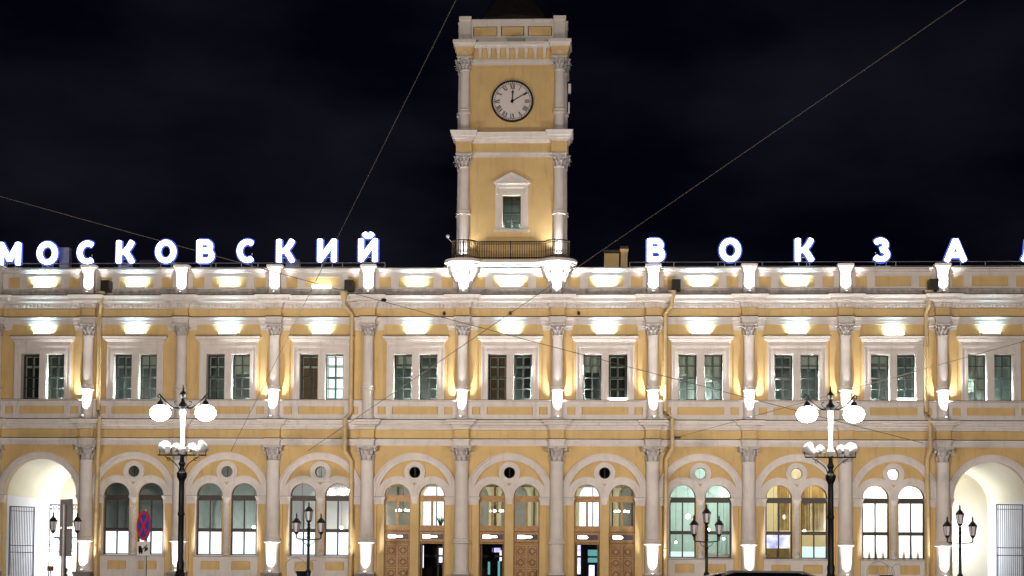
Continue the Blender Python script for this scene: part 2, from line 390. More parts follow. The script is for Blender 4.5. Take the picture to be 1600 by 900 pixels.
G_SH = MB().lathe(0, 0, [(.46, 1.28), (.46, 1.36), (.41, 1.40), (.385, 1.46), (.385, 2.82), (.40, 2.86), (.475, 2.90), (.475, 2.96), (.41, 3.0), (.39, 3.04), (.43, 3.08), (.43, 3.13), (.37, 3.17), (.365, 4.5), (.345, 7.1), (.37, 7.14), (.37, 7.20)], 28).mesh('column', 'white')
G_PED = MB().flare(-.44, .44, .0, -.72, [(.06, .13), (.06, .5), (0, .54), (0, 1.14), (.05, 1.18), (.05, 1.28)]).mesh('pedestal', 'granite')
U_SH = MB().lathe(0, 0, [(.36, 9.42), (.36, 9.50), (.31, 9.55), (.295, 9.60), (.295, 10.88), (.31, 10.91), (.36, 10.94), (.36, 11.0), (.31, 11.03), (.30, 11.08), (.33, 11.12), (.33, 11.17), (.28, 11.20), (.275, 12.4), (.262, 13.7), (.285, 13.74), (.285, 13.8)], 28).mesh('column', 'white')
for c in COLX:
    o = put('ground_floor_column', G_SH, B, (c, -.10, 0)); put('capital', G_CAP, o); put('pedestal', G_PED, o, (0, .10, 0))
    o = put('upper_floor_column', U_SH, B, (c, -.16, 0)); put('capital', U_CAP, o)
# ---------------- upper windows
def casement(x0, x1, z0, z1, y, t, rows, mm, name, parent, th=.05, panes=True, gm='glassup'):
    m = MB(); w_ = .055 if th > .04 else .04
    m.plate([(x0, z0), (x1, z0), (x1, z1), (x0, z1)], [[(x0+w_, z0+w_), (x1-w_, z0+w_), (x1-w_, z1-w_), (x0+w_, z1-w_)]], y, y+th)
    xm = (x0+x1)/2; m.box(xm-t, xm+t, y+.004, y+th-.004, z0+w_, z1-w_)
    zs = [z0+(z1-z0)*q for q in rows]
    for i, z in enumerate(zs):
        tt = t*1.6 if i == 1 else t*.8
        m.box(x0+w_, xm-t, y+.006, y+th-.006, z-tt, z+tt); m.box(xm+t, x1-w_, y+.006, y+th-.006, z-tt, z+tt)
    f = m.build(name, mm, parent, smooth=False)
    if panes:
        ze = [z0+w_]+zs+[z1-w_]
        for i in range(len(ze)-1):
            for a, b in ((x0+w_, xm-t), (xm+t, x1-w_)): MB().box(a, b, y+.02, y+.026, ze[i], ze[i+1]).build('pane', gm, parent, smooth=False)
UP = {}          # bay -> (room light, warm?)  dim teal offices behind
ROOM_W = {-30: 4, -25: 5, -20: 9, -15: 3, -10: 2, -5: 10, 0: 3, 5: 4, 10: 34, 15: 7, 20: 7, 25: 12, 30: 4}
ROWS = (.24, .49, .76)
for x in BAYS:
    m = MB().plate([(x-1.52, 10.465), (x+1.52, 10.465), (x+1.52, 13.36), (x-1.52, 13.36)], [[(x+a, 10.465+.001), (x+b, 10.466), (x+b, 12.9), (x+a, 12.9)] for a, b in ((-1.16, -.19), (.19, 1.16))], -.07, .0)
    m.plate([(x-1.30, 10.47), (x+1.30, 10.47), (x+1.30, 13.04), (x-1.30, 13.04)], [[(x+a, 10.471), (x+b, 10.471), (x+b, 12.92), (x+a, 12.92)] for a, b in ((-1.175, -.175), (.175, 1.175))], -.10, -.068)
    for a, b in ((-1.18, -.17), (.17, 1.18)): m.plate([(x+a-.001, 10.462), (x+b+.001, 10.462), (x+b+.001, 12.901), (x+a-.001, 12.901)], [[(x+a+.02, 10.464), (x+b-.02, 10.464), (x+b-.02, 12.88), (x+a+.02, 12.88)]], -.06, .50)
    m.plate([(x-1.53, 10.468), (x+1.53, 10.468), (x+1.53, 13.358), (x-1.53, 13.358)], [[(x-1.44, 10.469), (x+1.44, 10.469), (x+1.44, 13.27), (x-1.44, 13.27)]], -.13, -.069)
    wn = m.build('window', 'white', B, smooth=False)
    MB().flare(x-1.50, x+1.50, .0, -.07, [(0, 13.361), (.03, 13.40), (.03, 13.52), (.09, 13.56), (.12, 13.62), (.20, 13.64), (.20, 13.72), (.25, 13.80)]).build('hood', 'white', wn)
    MB().flare(x-1.50, x+1.50, .0, -.07, [(.26, 13.802), (.27, 13.82), (.02, 13.86)]).build('hood_flashing', 'flash', wn)
    for k, (a, b) in enumerate(((-1.15, -.20), (.20, 1.15))):
        casement(x+a, x+b, 10.50, 12.87, .30, .022, ROWS, 'blacksash', 'casement_frame', wn)
        casement(x+a+.06, x+b-.06, 10.55, 12.8, .50, .042, (.5, .76) if (k+int(x)) % 3 else (.24, .5, .76), 'whitesash', 'inner_frame', wn, th=.04, panes=False)
    # office behind: floor, side walls, back wall, ceiling
    m = MB(); m.box(x-2.3, x+2.3, 3.6, 3.7, 9.9, 13.7); m.box(x-2.4, x-2.3, .58, 3.7, 9.9, 13.7); m.box(x+2.3, x+2.4, .58, 3.7, 9.9, 13.7)
    m.box(x-2.3, x+2.3, .58, 3.6, 13.3, 13.4); m.box(x-2.3, x+2.3, .58, 3.6, 9.9, 10.0)
    m.build('office_room', 'teal' if x in (10, 25) else 'dim', B, smooth=False)
    lamp('office_light', 'POINT', (x+.3, 2.9, 10.5), ROOM_W[x]*1.4+2, (1, 1, .96), parent=B, shadow_soft_size=.15)
M['fabric'] = mat('pale_blind_fabric', (.62, .64, .58), .9, var=.08)
for x, s, z in ((10, -1, 11.7), (10, 1, 11.5), (-20, 1, 12.2), (5, -1, 12.0), (-5, -1, 12.45), (25, -1, 11.0), (15, 1, 12.3), (-15, 1, 11.9), (20, -1, 12.5)):
    bl = MB().box(x+s*.675-.46, x+s*.675+.46, .66, .668, z, 12.88).tube([(x+s*.675-.46, .665, z), (x+s*.675+.46, .665, z)], .018, 8)
    bl.build('roller_blind', 'fabric', B, smooth=False)
# lit blind behind the right hand sash of one window, brown curtain in others
MB().box(-9.82, -8.84, .62, .64, 10.5, 12.9).build('roller_blind', 'blind', B)
for xa, xb, mm in ((-11.17, -10.17, 'wooddark'), (-1.17, -.17, 'wooddark'), (-26.2, -25.2, 'dark'), (5.2, 6.2, 'dark')):
    m = MB()
    for k in range(12):
        t = xa+(xb-xa)*k/12; m.box(t, t+.082, .60+.03*(k % 2), .64+.03*(k % 2), 10.48, 12.9)
    m.build('curtain', mm, B, smooth=False)
# ---------------- ground floor bays
def sub_arch(x, s): return x+s*.915
for x in BAYS:
    # archivolt ring of the bay
    m = MB().band(x, ZI, 1.93, 2.06, -.04, .02); m.band(x, ZI, 2.06, 2.20, -.10, .02); m.band(x, ZI, 2.20, 2.24, -.06, .02); m.band(x, ZI, 2.24, 2.31, -.17, .02)
    m.build('archivolt', 'white', B)
    for s in (-1, 1):      # impost blocks of the jambs
        a, b = sorted((x+s*1.62 if x not in ARCH else x+s*1.98, x+s*2.13)); MB().flare(a, b, .3, -.03, [(0, 4.92), (0, 5.12), (.03, 5.16), (.05, 5.25), (.08, 5.28), (.08, 5.33)]).build('impost', 'white', B)
        MB().flare(a, b, .3, -.03, [(.09, 5.331), (.09, 5.345)]).build('impost_flashing', 'flash', B)
    if x in ARCH: continue
    z0 = .36 if x not in DOORS else .15
    sill = 2.20
    holes = []
    for s in (-1, 1): holes.append(arched(sub_arch(x, s), .685, z0+.002 if x in DOORS else sill, ZI))
    holes.append([(x+.30*math.cos(a*PI/12), 6.63+.30*math.sin(a*PI/12)) for a in range(24)])
    MB().plate(arched(x, RB-.002, z0, ZI), holes, .10, .50).build('tympanum', 'yellow', B)
    m = MB()
    for s in (-1, 1):
        cx = sub_arch(x, s); m.band(cx, ZI, .69, .80, .07, .11); m.band(cx, ZI, .80, .915, .03, .11)
        m.band(cx, ZI, .915, 1.08, -.0-.006*(s > 0), .11)
    m.build('window_archivolt', 'white', B)
    m = MB().band(x, 6.63, .30, .37, .02, .11, 0, 2*PI, 32); m.band(x, 6.63, .37, .56, -.01, .11, 0, 2*PI, 32)
    oc = m.build('oculus_window', 'white', B)
    op = MB().band(0, 0, .0, .29, -.003, .003, 0, 2*PI, 24).build('pane', 'glassdn', oc, (x, .22, 6.63)); op.rotation_euler = (math.radians(2.5+(x % 3)), 0, math.radians(2))
    m = MB().band(x, 6.63, .275, .31, .18, .24, 0, 2*PI, 24)
    if x in DOORS or x < 0: m.box(x-.015, x+.015, .19, .215, 6.34, 6.92)
    m.build('oculus_frame', 'blacksash', oc)
    if x in DOORS: continue
    # ---- window bay
    fr = MB()
    for s in (-1, 1):
        cx = sub_arch(x, s); w_ = .68
        fr.plate(arched(cx, w_, sill+.01, ZI), [arched(cx, w_-.05, ZI+.04, ZI+.05)[0:2]+arc(cx, ZI+.05, w_-.055, 0.05, PI-.05, 20),
            [(cx-w_+.06, 3.62), (cx-.035, 3.62), (cx-.035, 5.10), (cx-w_+.06, 5.10)], [(cx+.035, 3.62), (cx+w_-.06, 3.62), (cx+w_-.06, 5.10), (cx+.035, 5.10)],
            [(cx-w_+.06, sill+.07), (cx-.035, sill+.07), (cx-.035, 3.44), (cx-w_+.06, 3.44)], [(cx+.035, sill+.07), (cx+w_-.06, sill+.07), (cx+w_-.06, 3.44), (cx+.035, 3.44)]], .26, .34)
    wn = fr.build('arched_window', 'sash', B, smooth=False)
    for s in (-1, 1):
        cx = sub_arch(x, s)
        MB().prism(arc(cx, ZI+.04, .64, 0, PI, 20), .30, .306).build('pane', 'glassdn', wn, smooth=False)
        for a, b in ((-.63, -.03), (.03, .63)):
            for c, d in ((3.61, 5.11), (sill+.06, 3.45)): MB().box(cx+a, cx+b, .30, .306, c, d).build('pane', 'glassdn', wn, smooth=False)
        # side colonnettes
        xx = x+s*1.66
        MB().lathe(xx, .06, [(.07, sill+.1), (.09, sill+.12), (.055, sill+.2), (.05, 4.9), (.075, 4.95), (.06, 5.0), (.10, 5.25), (.10, 5.33)], 12).build('colonnette', 'white', wn)
    # twisted colonnette between the lights
    m = MB(); m.box(x-.23, x+.23, -.06, .12, 5.22, 5.34); m.lathe(x, .08, [(.16, 4.84), (.135, 4.88), (.14, 4.98), (.21, 5.18), (.22, 5.24)], 14); m.lathe(x, .08, [(.20, sill+.0), (.20, sill+.12), (.15, sill+.18)], 14)
    m.lathe(x, .08, [(.12, sill+.18), (.12, 4.88)], 14)
    for k in range(6):
        pts = [(x+.125*math.cos(k*PI/3+t*.62), .08+.125*math.sin(k*PI/3+t*.62), sill+.2+t*.15) for t in range(18)]
        m.tube(pts, .036, 5)
    m.build('twisted_colonnette', 'white', wn)
    MB().flare(x-1.74, x+1.74, .26, .08, [(.0, sill-.08), (.05, sill-.06), (.05, sill-.02)]).build('sill', 'white', wn)
    MB().flare(x-1.74, x+1.74, .26, .08, [(.06, sill-.018), (.06, sill-.0)]).build('sill_flashing', 'flash', wn)
    hol = [[(x+a, 1.42), (x+b, 1.42), (x+b, 1.88), (x+a, 1.88)] for a, b in ((-1.32, -.32), (.32, 1.32))]
    MB().plate([(x-1.72, .96), (x+1.72, .96), (x+1.72, 2.115), (x-1.72, 2.115)], hol, .0, .099).build('apron', 'white', B, smooth=False)
    for a, b in ((-1.26, -.38), (.38, 1.26)): MB().box(x+a, x+b, .05, .098, 1.48, 1.82).build('apron_panel', 'yellow', B)
# ---- rooms behind the shop windows
RM = {-30: ('dim', 10), -20: ('dim', 40), -15: ('dim', 260), -10: ('passwhite', 75), 10: ('teal', 330), 15: ('cream', 230), 20: ('passwhite', 900), 30: ('dim', 20)}
for x, (mm, wt) in RM.items():
    m = MB(); m.box(x-2.35, x+2.35, 5.0, 5.1, .1, 7.4); m.box(x-2.45, x-2.35, .56, 5.1, .1, 7.4); m.box(x+2.35, x+2.45, .56, 5.1, .1, 7.4)
    m.box(x-2.35, x+2.35, .56, 5.0, 7.2, 7.3); m.box(x-2.35, x+2.35, .56, 5.0, .1, .2)
    # a vaulted arch on the back wall
    m.band(x, 4.6, 1.5, 1.75, 4.85, 5.0)
    m.box(x-1.75, x-1.5, 4.85, 5.0, .2, 4.6); m.box(x+1.5, x+1.75, 4.85, 5.0, .2, 4.6)
    m.build('shop_room', mm, B, smooth=False)
    lamp('shop_light', 'POINT', (x+.5, 1.6 if x > 0 else 2.6, 6.6 if x > 0 else 2.6), wt*1.3, (.86, 1, .98) if mm in ('teal', 'dim') else (1, .97, .9), parent=B, shadow_soft_size=.25)
for x in (-20, -15, -10):        # white light boxes filling the lower panes
    for s in (-1, 1): MB().box(x+s*.915-.66, x+s*.915+.66, .50, .54, 2.2, 3.50).build('lightbox', 'lightbox', B)
MB().box(15-1.6, 15-.3, .60, .64, 2.75, 3.6).build('lightbox', 'lightviolet', B)
MB().box(15-1.6, 15-.3, .62, .66, 2.2, 2.74).build('display_board', 'curtain', B)
for xa in (14.1, 15.2, 15.9):
    m = MB()
    for k in range(7): m.box(xa+k*.09, xa+k*.09+.075, .9+.04*(k % 2), .95+.04*(k % 2), 3.7, 6.1)
    m.build('curtain', 'curtain', B, smooth=False)
for x, n in ((-15, 2), (-10, 4), (10, 5), (15, 3)):        # pendants hanging inside
    spots = sorted((x-1.5+3*((k*.618+.21*abs(x) % 1) % 1), 1.4+2.6*((k*.73) % 1), 2.8+1.9*((k*.37+.13) % 1), k) for k in range(n))
    for q, (px, py, pz, k) in enumerate(spots):
        pd = MB().sphere((px, py, pz), .07+.03*(k % 3), 8).build('pendant_lamp', 'pend')
        MB().tube([(px, py, pz+.1), (px, py, 7.2)], .008, 5).build('cord', 'black', pd)
        tag(pd, '%s bulb from the left in the %s shop window %s of the doors' % (ORD[q], ORD[(abs(x)-10)//5], 'left' if x < 0 else 'right'), 'lamp', 'pendant bulbs in the shops')
MB().box(8.35, 9.75, .95, 1.15, 2.15, 2.55).build('display_case', 'case', B); MB().box(15.25, 16.6, .95, 1.15, 2.15, 2.85).build('display_case', 'case', B)
# counters that catch light in the right hand shops
MB().box(8.4, 11.6, 1.2, 1.9, .2, 2.45).build('counter', 'passwhite', B); MB().box(15.4, 16.9, 1.0, 1.6, .2, 2.75).build('counter', 'passwhite', B)
for i in range(9): MB().lathe(18.5+i*.36, .8, [(.07, 2.2), (.07, 2.4), (.03, 2.5), (.03, 2.58)], 8).build('bottle', 'dim', B)
# ---------------- entrance doors
def door_leaf(x0, x1, z0, z1, y, parent):
    d = MB().box(x0, x1, y, y+.07, z0, z1).build('door_leaf', 'wood', parent)
    n = 2; pw = (x1-x0)/n; z = z1-.10
    while z-.52 > z0:
        for k in range(n):
            a = x0+k*pw+.07; b = x0+(k+1)*pw-.07; c = z-.52; cx, cz = (a+b)/2, (c+z)/2
            m = MB().plate([(a, c), (b, c), (b, z), (a, z)], [[(a+.03, c+.03), (b-.03, c+.03), (b-.03, z-.03), (a+.03, z-.03)]], y-.025, y-.001)
            q = (b-a)/2-.05; oc = [(cx+q*math.cos(t*PI/4+PI/8), cz+q*math.sin(t*PI/4+PI/8)) for t in range(8)]; ic = [(cx+q*.72*math.cos(t*PI/2), cz+q*.72*math.sin(t*PI/2)) for t in range(4)]
            m.plate(oc, [ic], y-.03, y-.001)
            m.build('carved_panel', 'wooddark', d, smooth=False)
        z -= .60
    MB().tube([(x1-.09 if x0 < x1 else x0, y-.05, 1.0), (x1-.09, y-.05, 1.5)], .02).build('door_handle', 'railing', d)
OPEN = {(-5, 1), (0, -1), (5, -1)}
for x in DOORS:
    fr = MB(); w_ = .68
    for s in (-1, 1):
        cx = sub_arch(x, s)
        fr.plate(arched(cx, w_, .16, ZI), [arc(cx, ZI+.06, w_-.07, .03, PI-.03, 20), [(cx-w_+.07, 3.84), (cx-.06, 3.84), (cx-.06, 5.10), (cx-w_+.07, 5.10)], [(cx+.06, 3.84), (cx+w_-.07, 3.84), (cx+w_-.07, 5.10), (cx+.06, 5.10)],
                                             [(cx-w_+.05, .161), (cx+w_-.05, .161), (cx+w_-.05, 2.88), (cx-w_+.05, 2.88)]], .24, .36)
    fr.box(x-.23, x+.23, .16, .20, .16, 4.7)
    en = fr.build('entrance_door', 'wood', B, smooth=False)
    for s in (-1, 1):
        cx = sub_arch(x, s)
        MB().prism(arc(cx, ZI+.05, .63, 0, PI, 20), .30, .306).build('pane', 'glassdn', en, smooth=False)
        for a, b in ((-.62, -.05), (.05, .62)): MB().box(cx+a, cx+b, .30, .306, 3.83, 5.11).build('pane', 'glassdn', en, smooth=False)
        sg = MB().box(cx-.53, cx+.57, .17, .23, 3.12, 3.38).build('entrance_sign', 'signpanel', en)
        pol = [(-.48, 3.16), (-.10, 3.16), (.0, 3.20), (.26, 3.20), (.31, 3.25), (.26, 3.31), (-.06, 3.31), (-.10, 3.35), (-.48, 3.35)] if x < 5 else [(-.48, 3.17), (.0, 3.17), (.08, 3.24), (.0, 3.33), (-.22, 3.35), (-.48, 3.35)]
        MB().prism([(cx+p, z) for p, z in pol], .162, .168).build('lit_text', 'led', sg)
        MB().box(cx-.63, cx+.63, .205, .238, 3.50, 3.56).build('moulding', 'wooddark', en); MB().box(cx-.63, cx+.63, .205, .238, 2.93, 2.99).build('moulding', 'wooddark', en)
        if (x, s) in OPEN:       # leaves folded back into the lobby
            for t, xx in ((-1, cx-.60), (1, cx+.55)): MB().box(xx, xx+.06, .40, .98, .2, 2.86).build('open_door_leaf', 'wooddark', en)
        else:
            door_leaf(cx-.62, cx+.62, .18, 2.87, .28, en)
    # pendant corbel between the lights
    MB().flare(x-.16, x+.16, .24, .06, [(-.13, 4.72), (-.10, 4.84), (-.02, 5.02), (.0, 5.2), (.03, 5.25), (.05, 5.34)]).build('pendant_corbel', 'white', en)
# lobby behind the doors with the bright hall above it
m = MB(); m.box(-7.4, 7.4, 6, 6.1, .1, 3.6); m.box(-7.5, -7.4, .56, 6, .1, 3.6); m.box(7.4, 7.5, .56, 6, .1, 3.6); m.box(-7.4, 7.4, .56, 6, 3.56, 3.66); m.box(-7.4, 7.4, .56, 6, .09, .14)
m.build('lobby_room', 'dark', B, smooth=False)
m = MB(); m.box(-7.4, 7.4, 6.2, 6.3, 3.7, 7.6); m.box(-7.5, -7.4, .56, 6.3, 3.7, 7.6); m.box(7.4, 7.5, .56, 6.3, 3.7, 7.6); m.box(-7.4, 7.4, .56, 6.2, 6.16, 6.22)
for k in range(-3, 4):
    m.band(k*2.2, 5.6, .75, .95, 6.05, 6.2); m.box(k*2.2-.95, k*2.2-.75, 6.05, 6.2, 3.7, 5.6); m.box(k*2.2+.75, k*2.2+.95, 6.05, 6.2, 3.7, 5.6)
m.build('hall', 'cream', B, smooth=False)
m = MB()
for k in range(-6, 7): m.box(k*1.1-.03, k*1.1+.03, 6.12, 6.18, 3.7, 6.3)
m.build('hall_window_bars', 'sash', B, smooth=False)
for k in range(-3, 4):
    MB().plate([(k*2.2-.74, 3.72), (k*2.2+.74, 3.72)]+arc(k*2.2, 5.6, .74, 0, PI, 16), [], 6.16, 6.19).build('hall_window', 'lightbox' if k in (-2, 1, 2) else 'dim', B, smooth=False)
for x, wt in ((-5, 380), (0, 220), (5, 330)):
    lamp('hall_light', 'POINT', (x-.6, .95, 6.06), wt, (1, .97, .88), parent=B, shadow_soft_size=.05)
for x, y, z, a, b, mm in ((-4.1, 5.9, 2.3, .14, .40, 'lightbox'), (-3.6, 5.9, 1.7, .05, .3, 'lightbox'), (-3.3, 5.0, 2.5, .04, .2, 'screen_o'), (-.9, 4.2, 2.6, .22, .12, 'lightviolet'), (-1.3, 4.2, 1.6, .06, .35, 'screen_t'), (-.75, 4.2, 1.55, .06, .45, 'screen_t'), (-.62, 4.25, 2.3, .1, .3, 'lightviolet'), (-.2, 3.6, 2.0, .16, .3, 'screen_o'),
                            (3.65, 4.4, 2.1, .09, .8, 'lightviolet'), (4.4, 4.6, 2.3, .26, .35, 'screen_t'), (4.35, 4.7, 1.5, .15, .3, 'lightbox'), (-4.72, 2.0, 2.2, .025, .6, 'lightbox')):
    MB().box(x-a, x+a, y, y+.04, z-b, z+b).build('lobby_screen', mm, B)
m = MB()
for k in range(-14, 15):
    if k % 3: m.box(k*.5-.04, k*.5+.04, 3.0, 3.08, .15, 3.5)
m.box(-7.3, 7.3, 3.0, 3.08, 2.2, 2.3)
m.build('inner_door_frames', 'sash', B, smooth=False)
for x, n in ((-5.9, 'left'), (-.75, 'middle'), (5.95, 'right')):
    ch = thing('chandelier', 'glowing chandelier behind the glass over the %s entrance' % n, 'chandelier', (x, 2.6, 4.5))
    MB().tube([(0, 0, .1), (0, 0, 1.66)], .02, 6).build('stem', 'railing', ch)
    MB().tube([(.34*math.cos(k*PI/8), .34*math.sin(k*PI/8), .12) for k in range(17)], .02, 6).tube([(-.34, 0, .12), (.34, 0, .12)], .014, 5).tube([(0, -.34, .12), (0, .34, .12)], .014, 5).build('ring', 'railing', ch)
    for k in range(6): MB().sphere((.34*math.cos(k*PI/3), .34*math.sin(k*PI/3), .20), .075, 6).build('bulb', 'pend', ch)
# potted palm in the window over the left door
m = MB()
for k in range(14):
    a = k*PI/7; m.tube([(-3.7, 1.0, 3.7), (-3.7+.16*math.cos(a), 1.0+.1*math.sin(a), 4.15+.05*(k % 3)), (-3.7+.36*math.cos(a), 1.0+.2*math.sin(a), 4.1+.1*(k % 4))], .03, 4, .006)
tag(m.build('potted_palm', 'leaf'), 'green potted palm behind the glass over the left entrance', 'plant')
# ---------------- carriage passages
for x in ARCH:
    m = MB(); ps = arc(x, ZI, 1.98, 0, PI, 24); yb = 9.0
    vs = [(a, .5, z) for a, z in ps]+[(a, yb, z) for a, z in ps]; n = len(ps)
    m.add(vs, [(i, i+1, i+1+n, i+n) for i in range(n-1)])
    m.build('passage_vault', 'passage', B)
    m = MB(); m.box(x-2.2, x-1.98, .56, yb, .1, ZI); m.box(x+1.98, x+2.2, .56, yb, .1, ZI)
    m.build('passage_side_wall', 'passwhite', B)
    m = MB(); m.plate(arched(x, 2.1, .1, ZI), [], yb, yb+.2); m.build('passage_end_wall', 'passage', B)
    s = -1 if x < 0 else 1
    if x > 0:
        fx = MB().lathe(0, 0, [(.10, 0), (.16, .05), (.13, .12), (.05, .15)], 16).xf(Matrix.Translation((x-.35, yb-.02, 3.55)) @ Matrix.Rotation(PI/2, 4, 'X')).build('wall_lamp', 'pend')
        tag(fx, 'round glaring lamp on the end wall of the right passage', 'lamp')
        lamp('passage_light', 'POINT', (x-.35, yb-.6, 3.5), 420, (.80, .86, 1), parent=B, shadow_soft_size=.2)
    else:
        fx = MB().lathe(0, 0, [(.10, 0), (.16, .05), (.13, .12), (.05, .15)], 16).xf(Matrix.Translation((x-.1, yb-.02, 3.0)) @ Matrix.Rotation(PI/2, 4, 'X')).build('wall_lamp', 'pend')
        tag(fx, 'round glaring lamp on the end wall of the left passage', 'lamp')
        lamp('passage_light', 'POINT', (x-.1, yb-.7, 2.9), 760, (.84, .89, 1), parent=B, shadow_soft_size=.2)
# ------------------------------------------------------------------ clock tower
T = thing('clock_tower', 'square ochre clock tower with corner columns rising from the station roof', 'tower', (0, 0, 0))
TW = 2.62; TY = .25; TD = 5.6
MB().plate([(-TW, 16.2), (TW, 16.2), (TW, 29.6), (-TW, 29.6)], [[(-.47, 19.62), (.5, 19.62), (.5, 21.4), (-.47, 21.4)]], TY, TY+.4).build('front_wall', 'yellow', T)
for s in (-1, 1): MB().box(min(s*TW, s*(TW-.4)), max(s*TW, s*(TW-.4)), TY+.401, TY+TD, 16.2, 29.6).build('side_wall', 'yellow', T)
MB().box(-TW, TW, TY+TD, TY+TD+.4, 16.2, 29.6).build('rear_wall', 'yellow', T)
MB().box(-2.2, 2.2, 2.2, 2.3, 18.8, 22.4).build('stair_room', 'dim', T)
def tring(name, m, prof, w_=TW, yf=TY): return MB().flare(-w_, w_, TY+TD+.45, yf, prof, back=True).build(name, m, T)
cps = [(-2.52, TY-.05), (2.52, TY-.05), (-TW-.05, TY+.62), (TW+.05, TY+.62)]
TCOLX = (-2.50, 2.50)
def tcol(z0, z1, zr, r):
    sh = MB().lathe(0, 0, [(r*1.35, z0), (r*1.35, z0+.1), (r*1.1, z0+.16), (r*1.07, z0+.2), (r*1.07, zr-.1), (r*1.32, zr-.06), (r*1.32, zr), (r*1.1, zr+.03), (r*1.1, zr+.07), (r*1.24, zr+.1), (r*1.24, zr+.15), (r*1.02, zr+.19), (r, (z0+z1)/2+.6), (r*.95, z1-.06), (r*1.05, z1-.03), (r*1.05, z1)], 24).mesh('corner_column', 'white')
    cp = capital(r*.97, z1, z1+.70, 'capital')
    for cx, cy in cps: o = put('corner_column', sh, T, (cx, cy, 0)); put('capital', cp, o)
tcol(18.2, 22.88, 20.42, .275); tcol(24.85, 28.1, 25.85, .265)
# first stage entablature
tring('tower_architrave', 'white', [(.03, 23.45), (.03, 23.6), (.06, 23.62), (.06, 23.72)])
tring('tower_frieze', 'yellow', [(.02, 23.722), (.02, 24.2)])
tring('tower_cornice', 'white', [(.03, 24.2), (.08, 24.24), (.10, 24.32), (.16, 24.36), (.17, 24.46), (.27, 24.50), (.30, 24.66), (.34, 24.74)])
tring('tower_cornice_flashing', 'flash', [(.35, 24.742), (.35, 24.76), (.1, 24.80)])
for sx in (-1, 1):
    xa, xb = sorted((sx*2.12, sx*2.95))
    def blk(name, m, prof): MB().flare(xa, xb, TY+1.05, TY-.36, prof, back=True).build(name, m, T)
    blk('frieze_block', 'yellow', [(0, 23.58), (0, 24.22)])
    blk('cornice_block', 'white', [(0, 24.221), (.05, 24.26), (.07, 24.34), (.13, 24.38), (.14, 24.48), (.24, 24.52), (.27, 24.68), (.31, 24.76)])
    blk('cornice_block_flashing', 'flash', [(.32, 24.762), (.32, 24.78), (.02, 24.84)])
    blk('upper_frieze_block', 'yellow', [(-.02, 28.80), (-.0, 29.0), (.05, 29.2), (.09, 29.3)])
    blk('upper_cornice_block', 'white', [(.10, 29.302), (.12, 29.42), (.20, 29.50), (.20, 29.66)])
    MB().flare(sx*2.52-.29, sx*2.52+.29, TY+.9, TY-.22, [(.03, 29.68), (.03, 29.8), (0, 29.84), (0, 30.75), (.04, 30.8), (.04, 31.0)], back=True).build('parapet_pier', 'white', T)
    MB().flare(sx*2.72-.2, sx*2.72+.2, TY+1.5, TY+.3, [(0.03, 29.67), (0, 29.84), (0, 30.7), (.03, 30.75), (.03, 30.88)], back=True).build('parapet_pier', 'white', T)
    MB().band(sx*2.52, 28.93, .10, .17, TY-.44, TY-.37, 0, PI, 12).build('console_scroll', 'white', T)
# second stage entablature with consoles
tring('upper_architrave', 'white', [(.02, 28.42), (.02, 28.55), (.05, 28.57), (.05, 28.72)])
tring('upper_frieze', 'yellow', [(.02, 28.722), (.02, 29.3)])
tring('upper_cornice', 'white', [(.22, 29.302), (.24, 29.38), (.32, 29.44), (.34, 29.58)])
CON = MB().flare(-.075, .075, 0, -.10, [(0, 28.78), (.0, 29.0), (.02, 29.1)]).flare(-.075, .075, 0, -.16, [(0, 29.1), (.03, 29.18), (.03, 29.30)]).mesh('console', 'white')
for k in range(8): put('console', CON, T, (-1.72+k*.49, TY-.02, 0))
CONS = MB().box(0, .14, -.075, .075, 28.78, 29.30).mesh('console', 'white')
for k in range(8): put('console', CONS, T, (TW+.02, TY+1.2+k*.5, 0))
# parapet with three panels
MB().plate([(-TW+.25, 29.62), (TW-.25, 29.62), (TW-.25, 30.78), (-TW+.25, 30.78)], [[(a, 29.98), (b, 29.98), (b, 30.52), (a, 30.52)] for a, b in ((-2.1, -.82), (-.62, .62), (.82, 2.1))], TY-.03, TY+.25).build('parapet', 'white', T)
for a, b in ((-2.1, -.82), (-.62, .62), (.82, 2.1)): MB().box(a+.04, b-.04, TY+.01, TY+.24, 30.02, 30.48).build('parapet_panel', 'yellow', T)
MB().flare(-TW+.2, TW-.2, TY+.3, TY-.03, [(0, 30.781), (.05, 30.82), (.05, 30.88), (.0, 30.92)]).build('parapet_coping', 'white', T)
for s in (-1, 1): MB().box(min(s*TW, s*(TW-.3)), max(s*TW, s*(TW-.3)), TY+.9, TY+TD, 29.62, 30.8).build('parapet', 'white', T)
MB().lathe(0, TY+3, [(2.4, 29.7), (2.4, 31.4), (2.2, 31.7), (1.5, 32.6), (1.2, 33.4), (1.15, 34.6), (1.4, 34.7), (.9, 35.6), (.2, 36.3), (.06, 38.5)], 8).build('lantern_roof', 'roof', T, smooth=False)
# weathered lead patch on the cornice and stain
MB().box(-.18, .62, TY-.34, TY-.05, 29.585, 29.78).build('parapet_vent', 'grey', T)
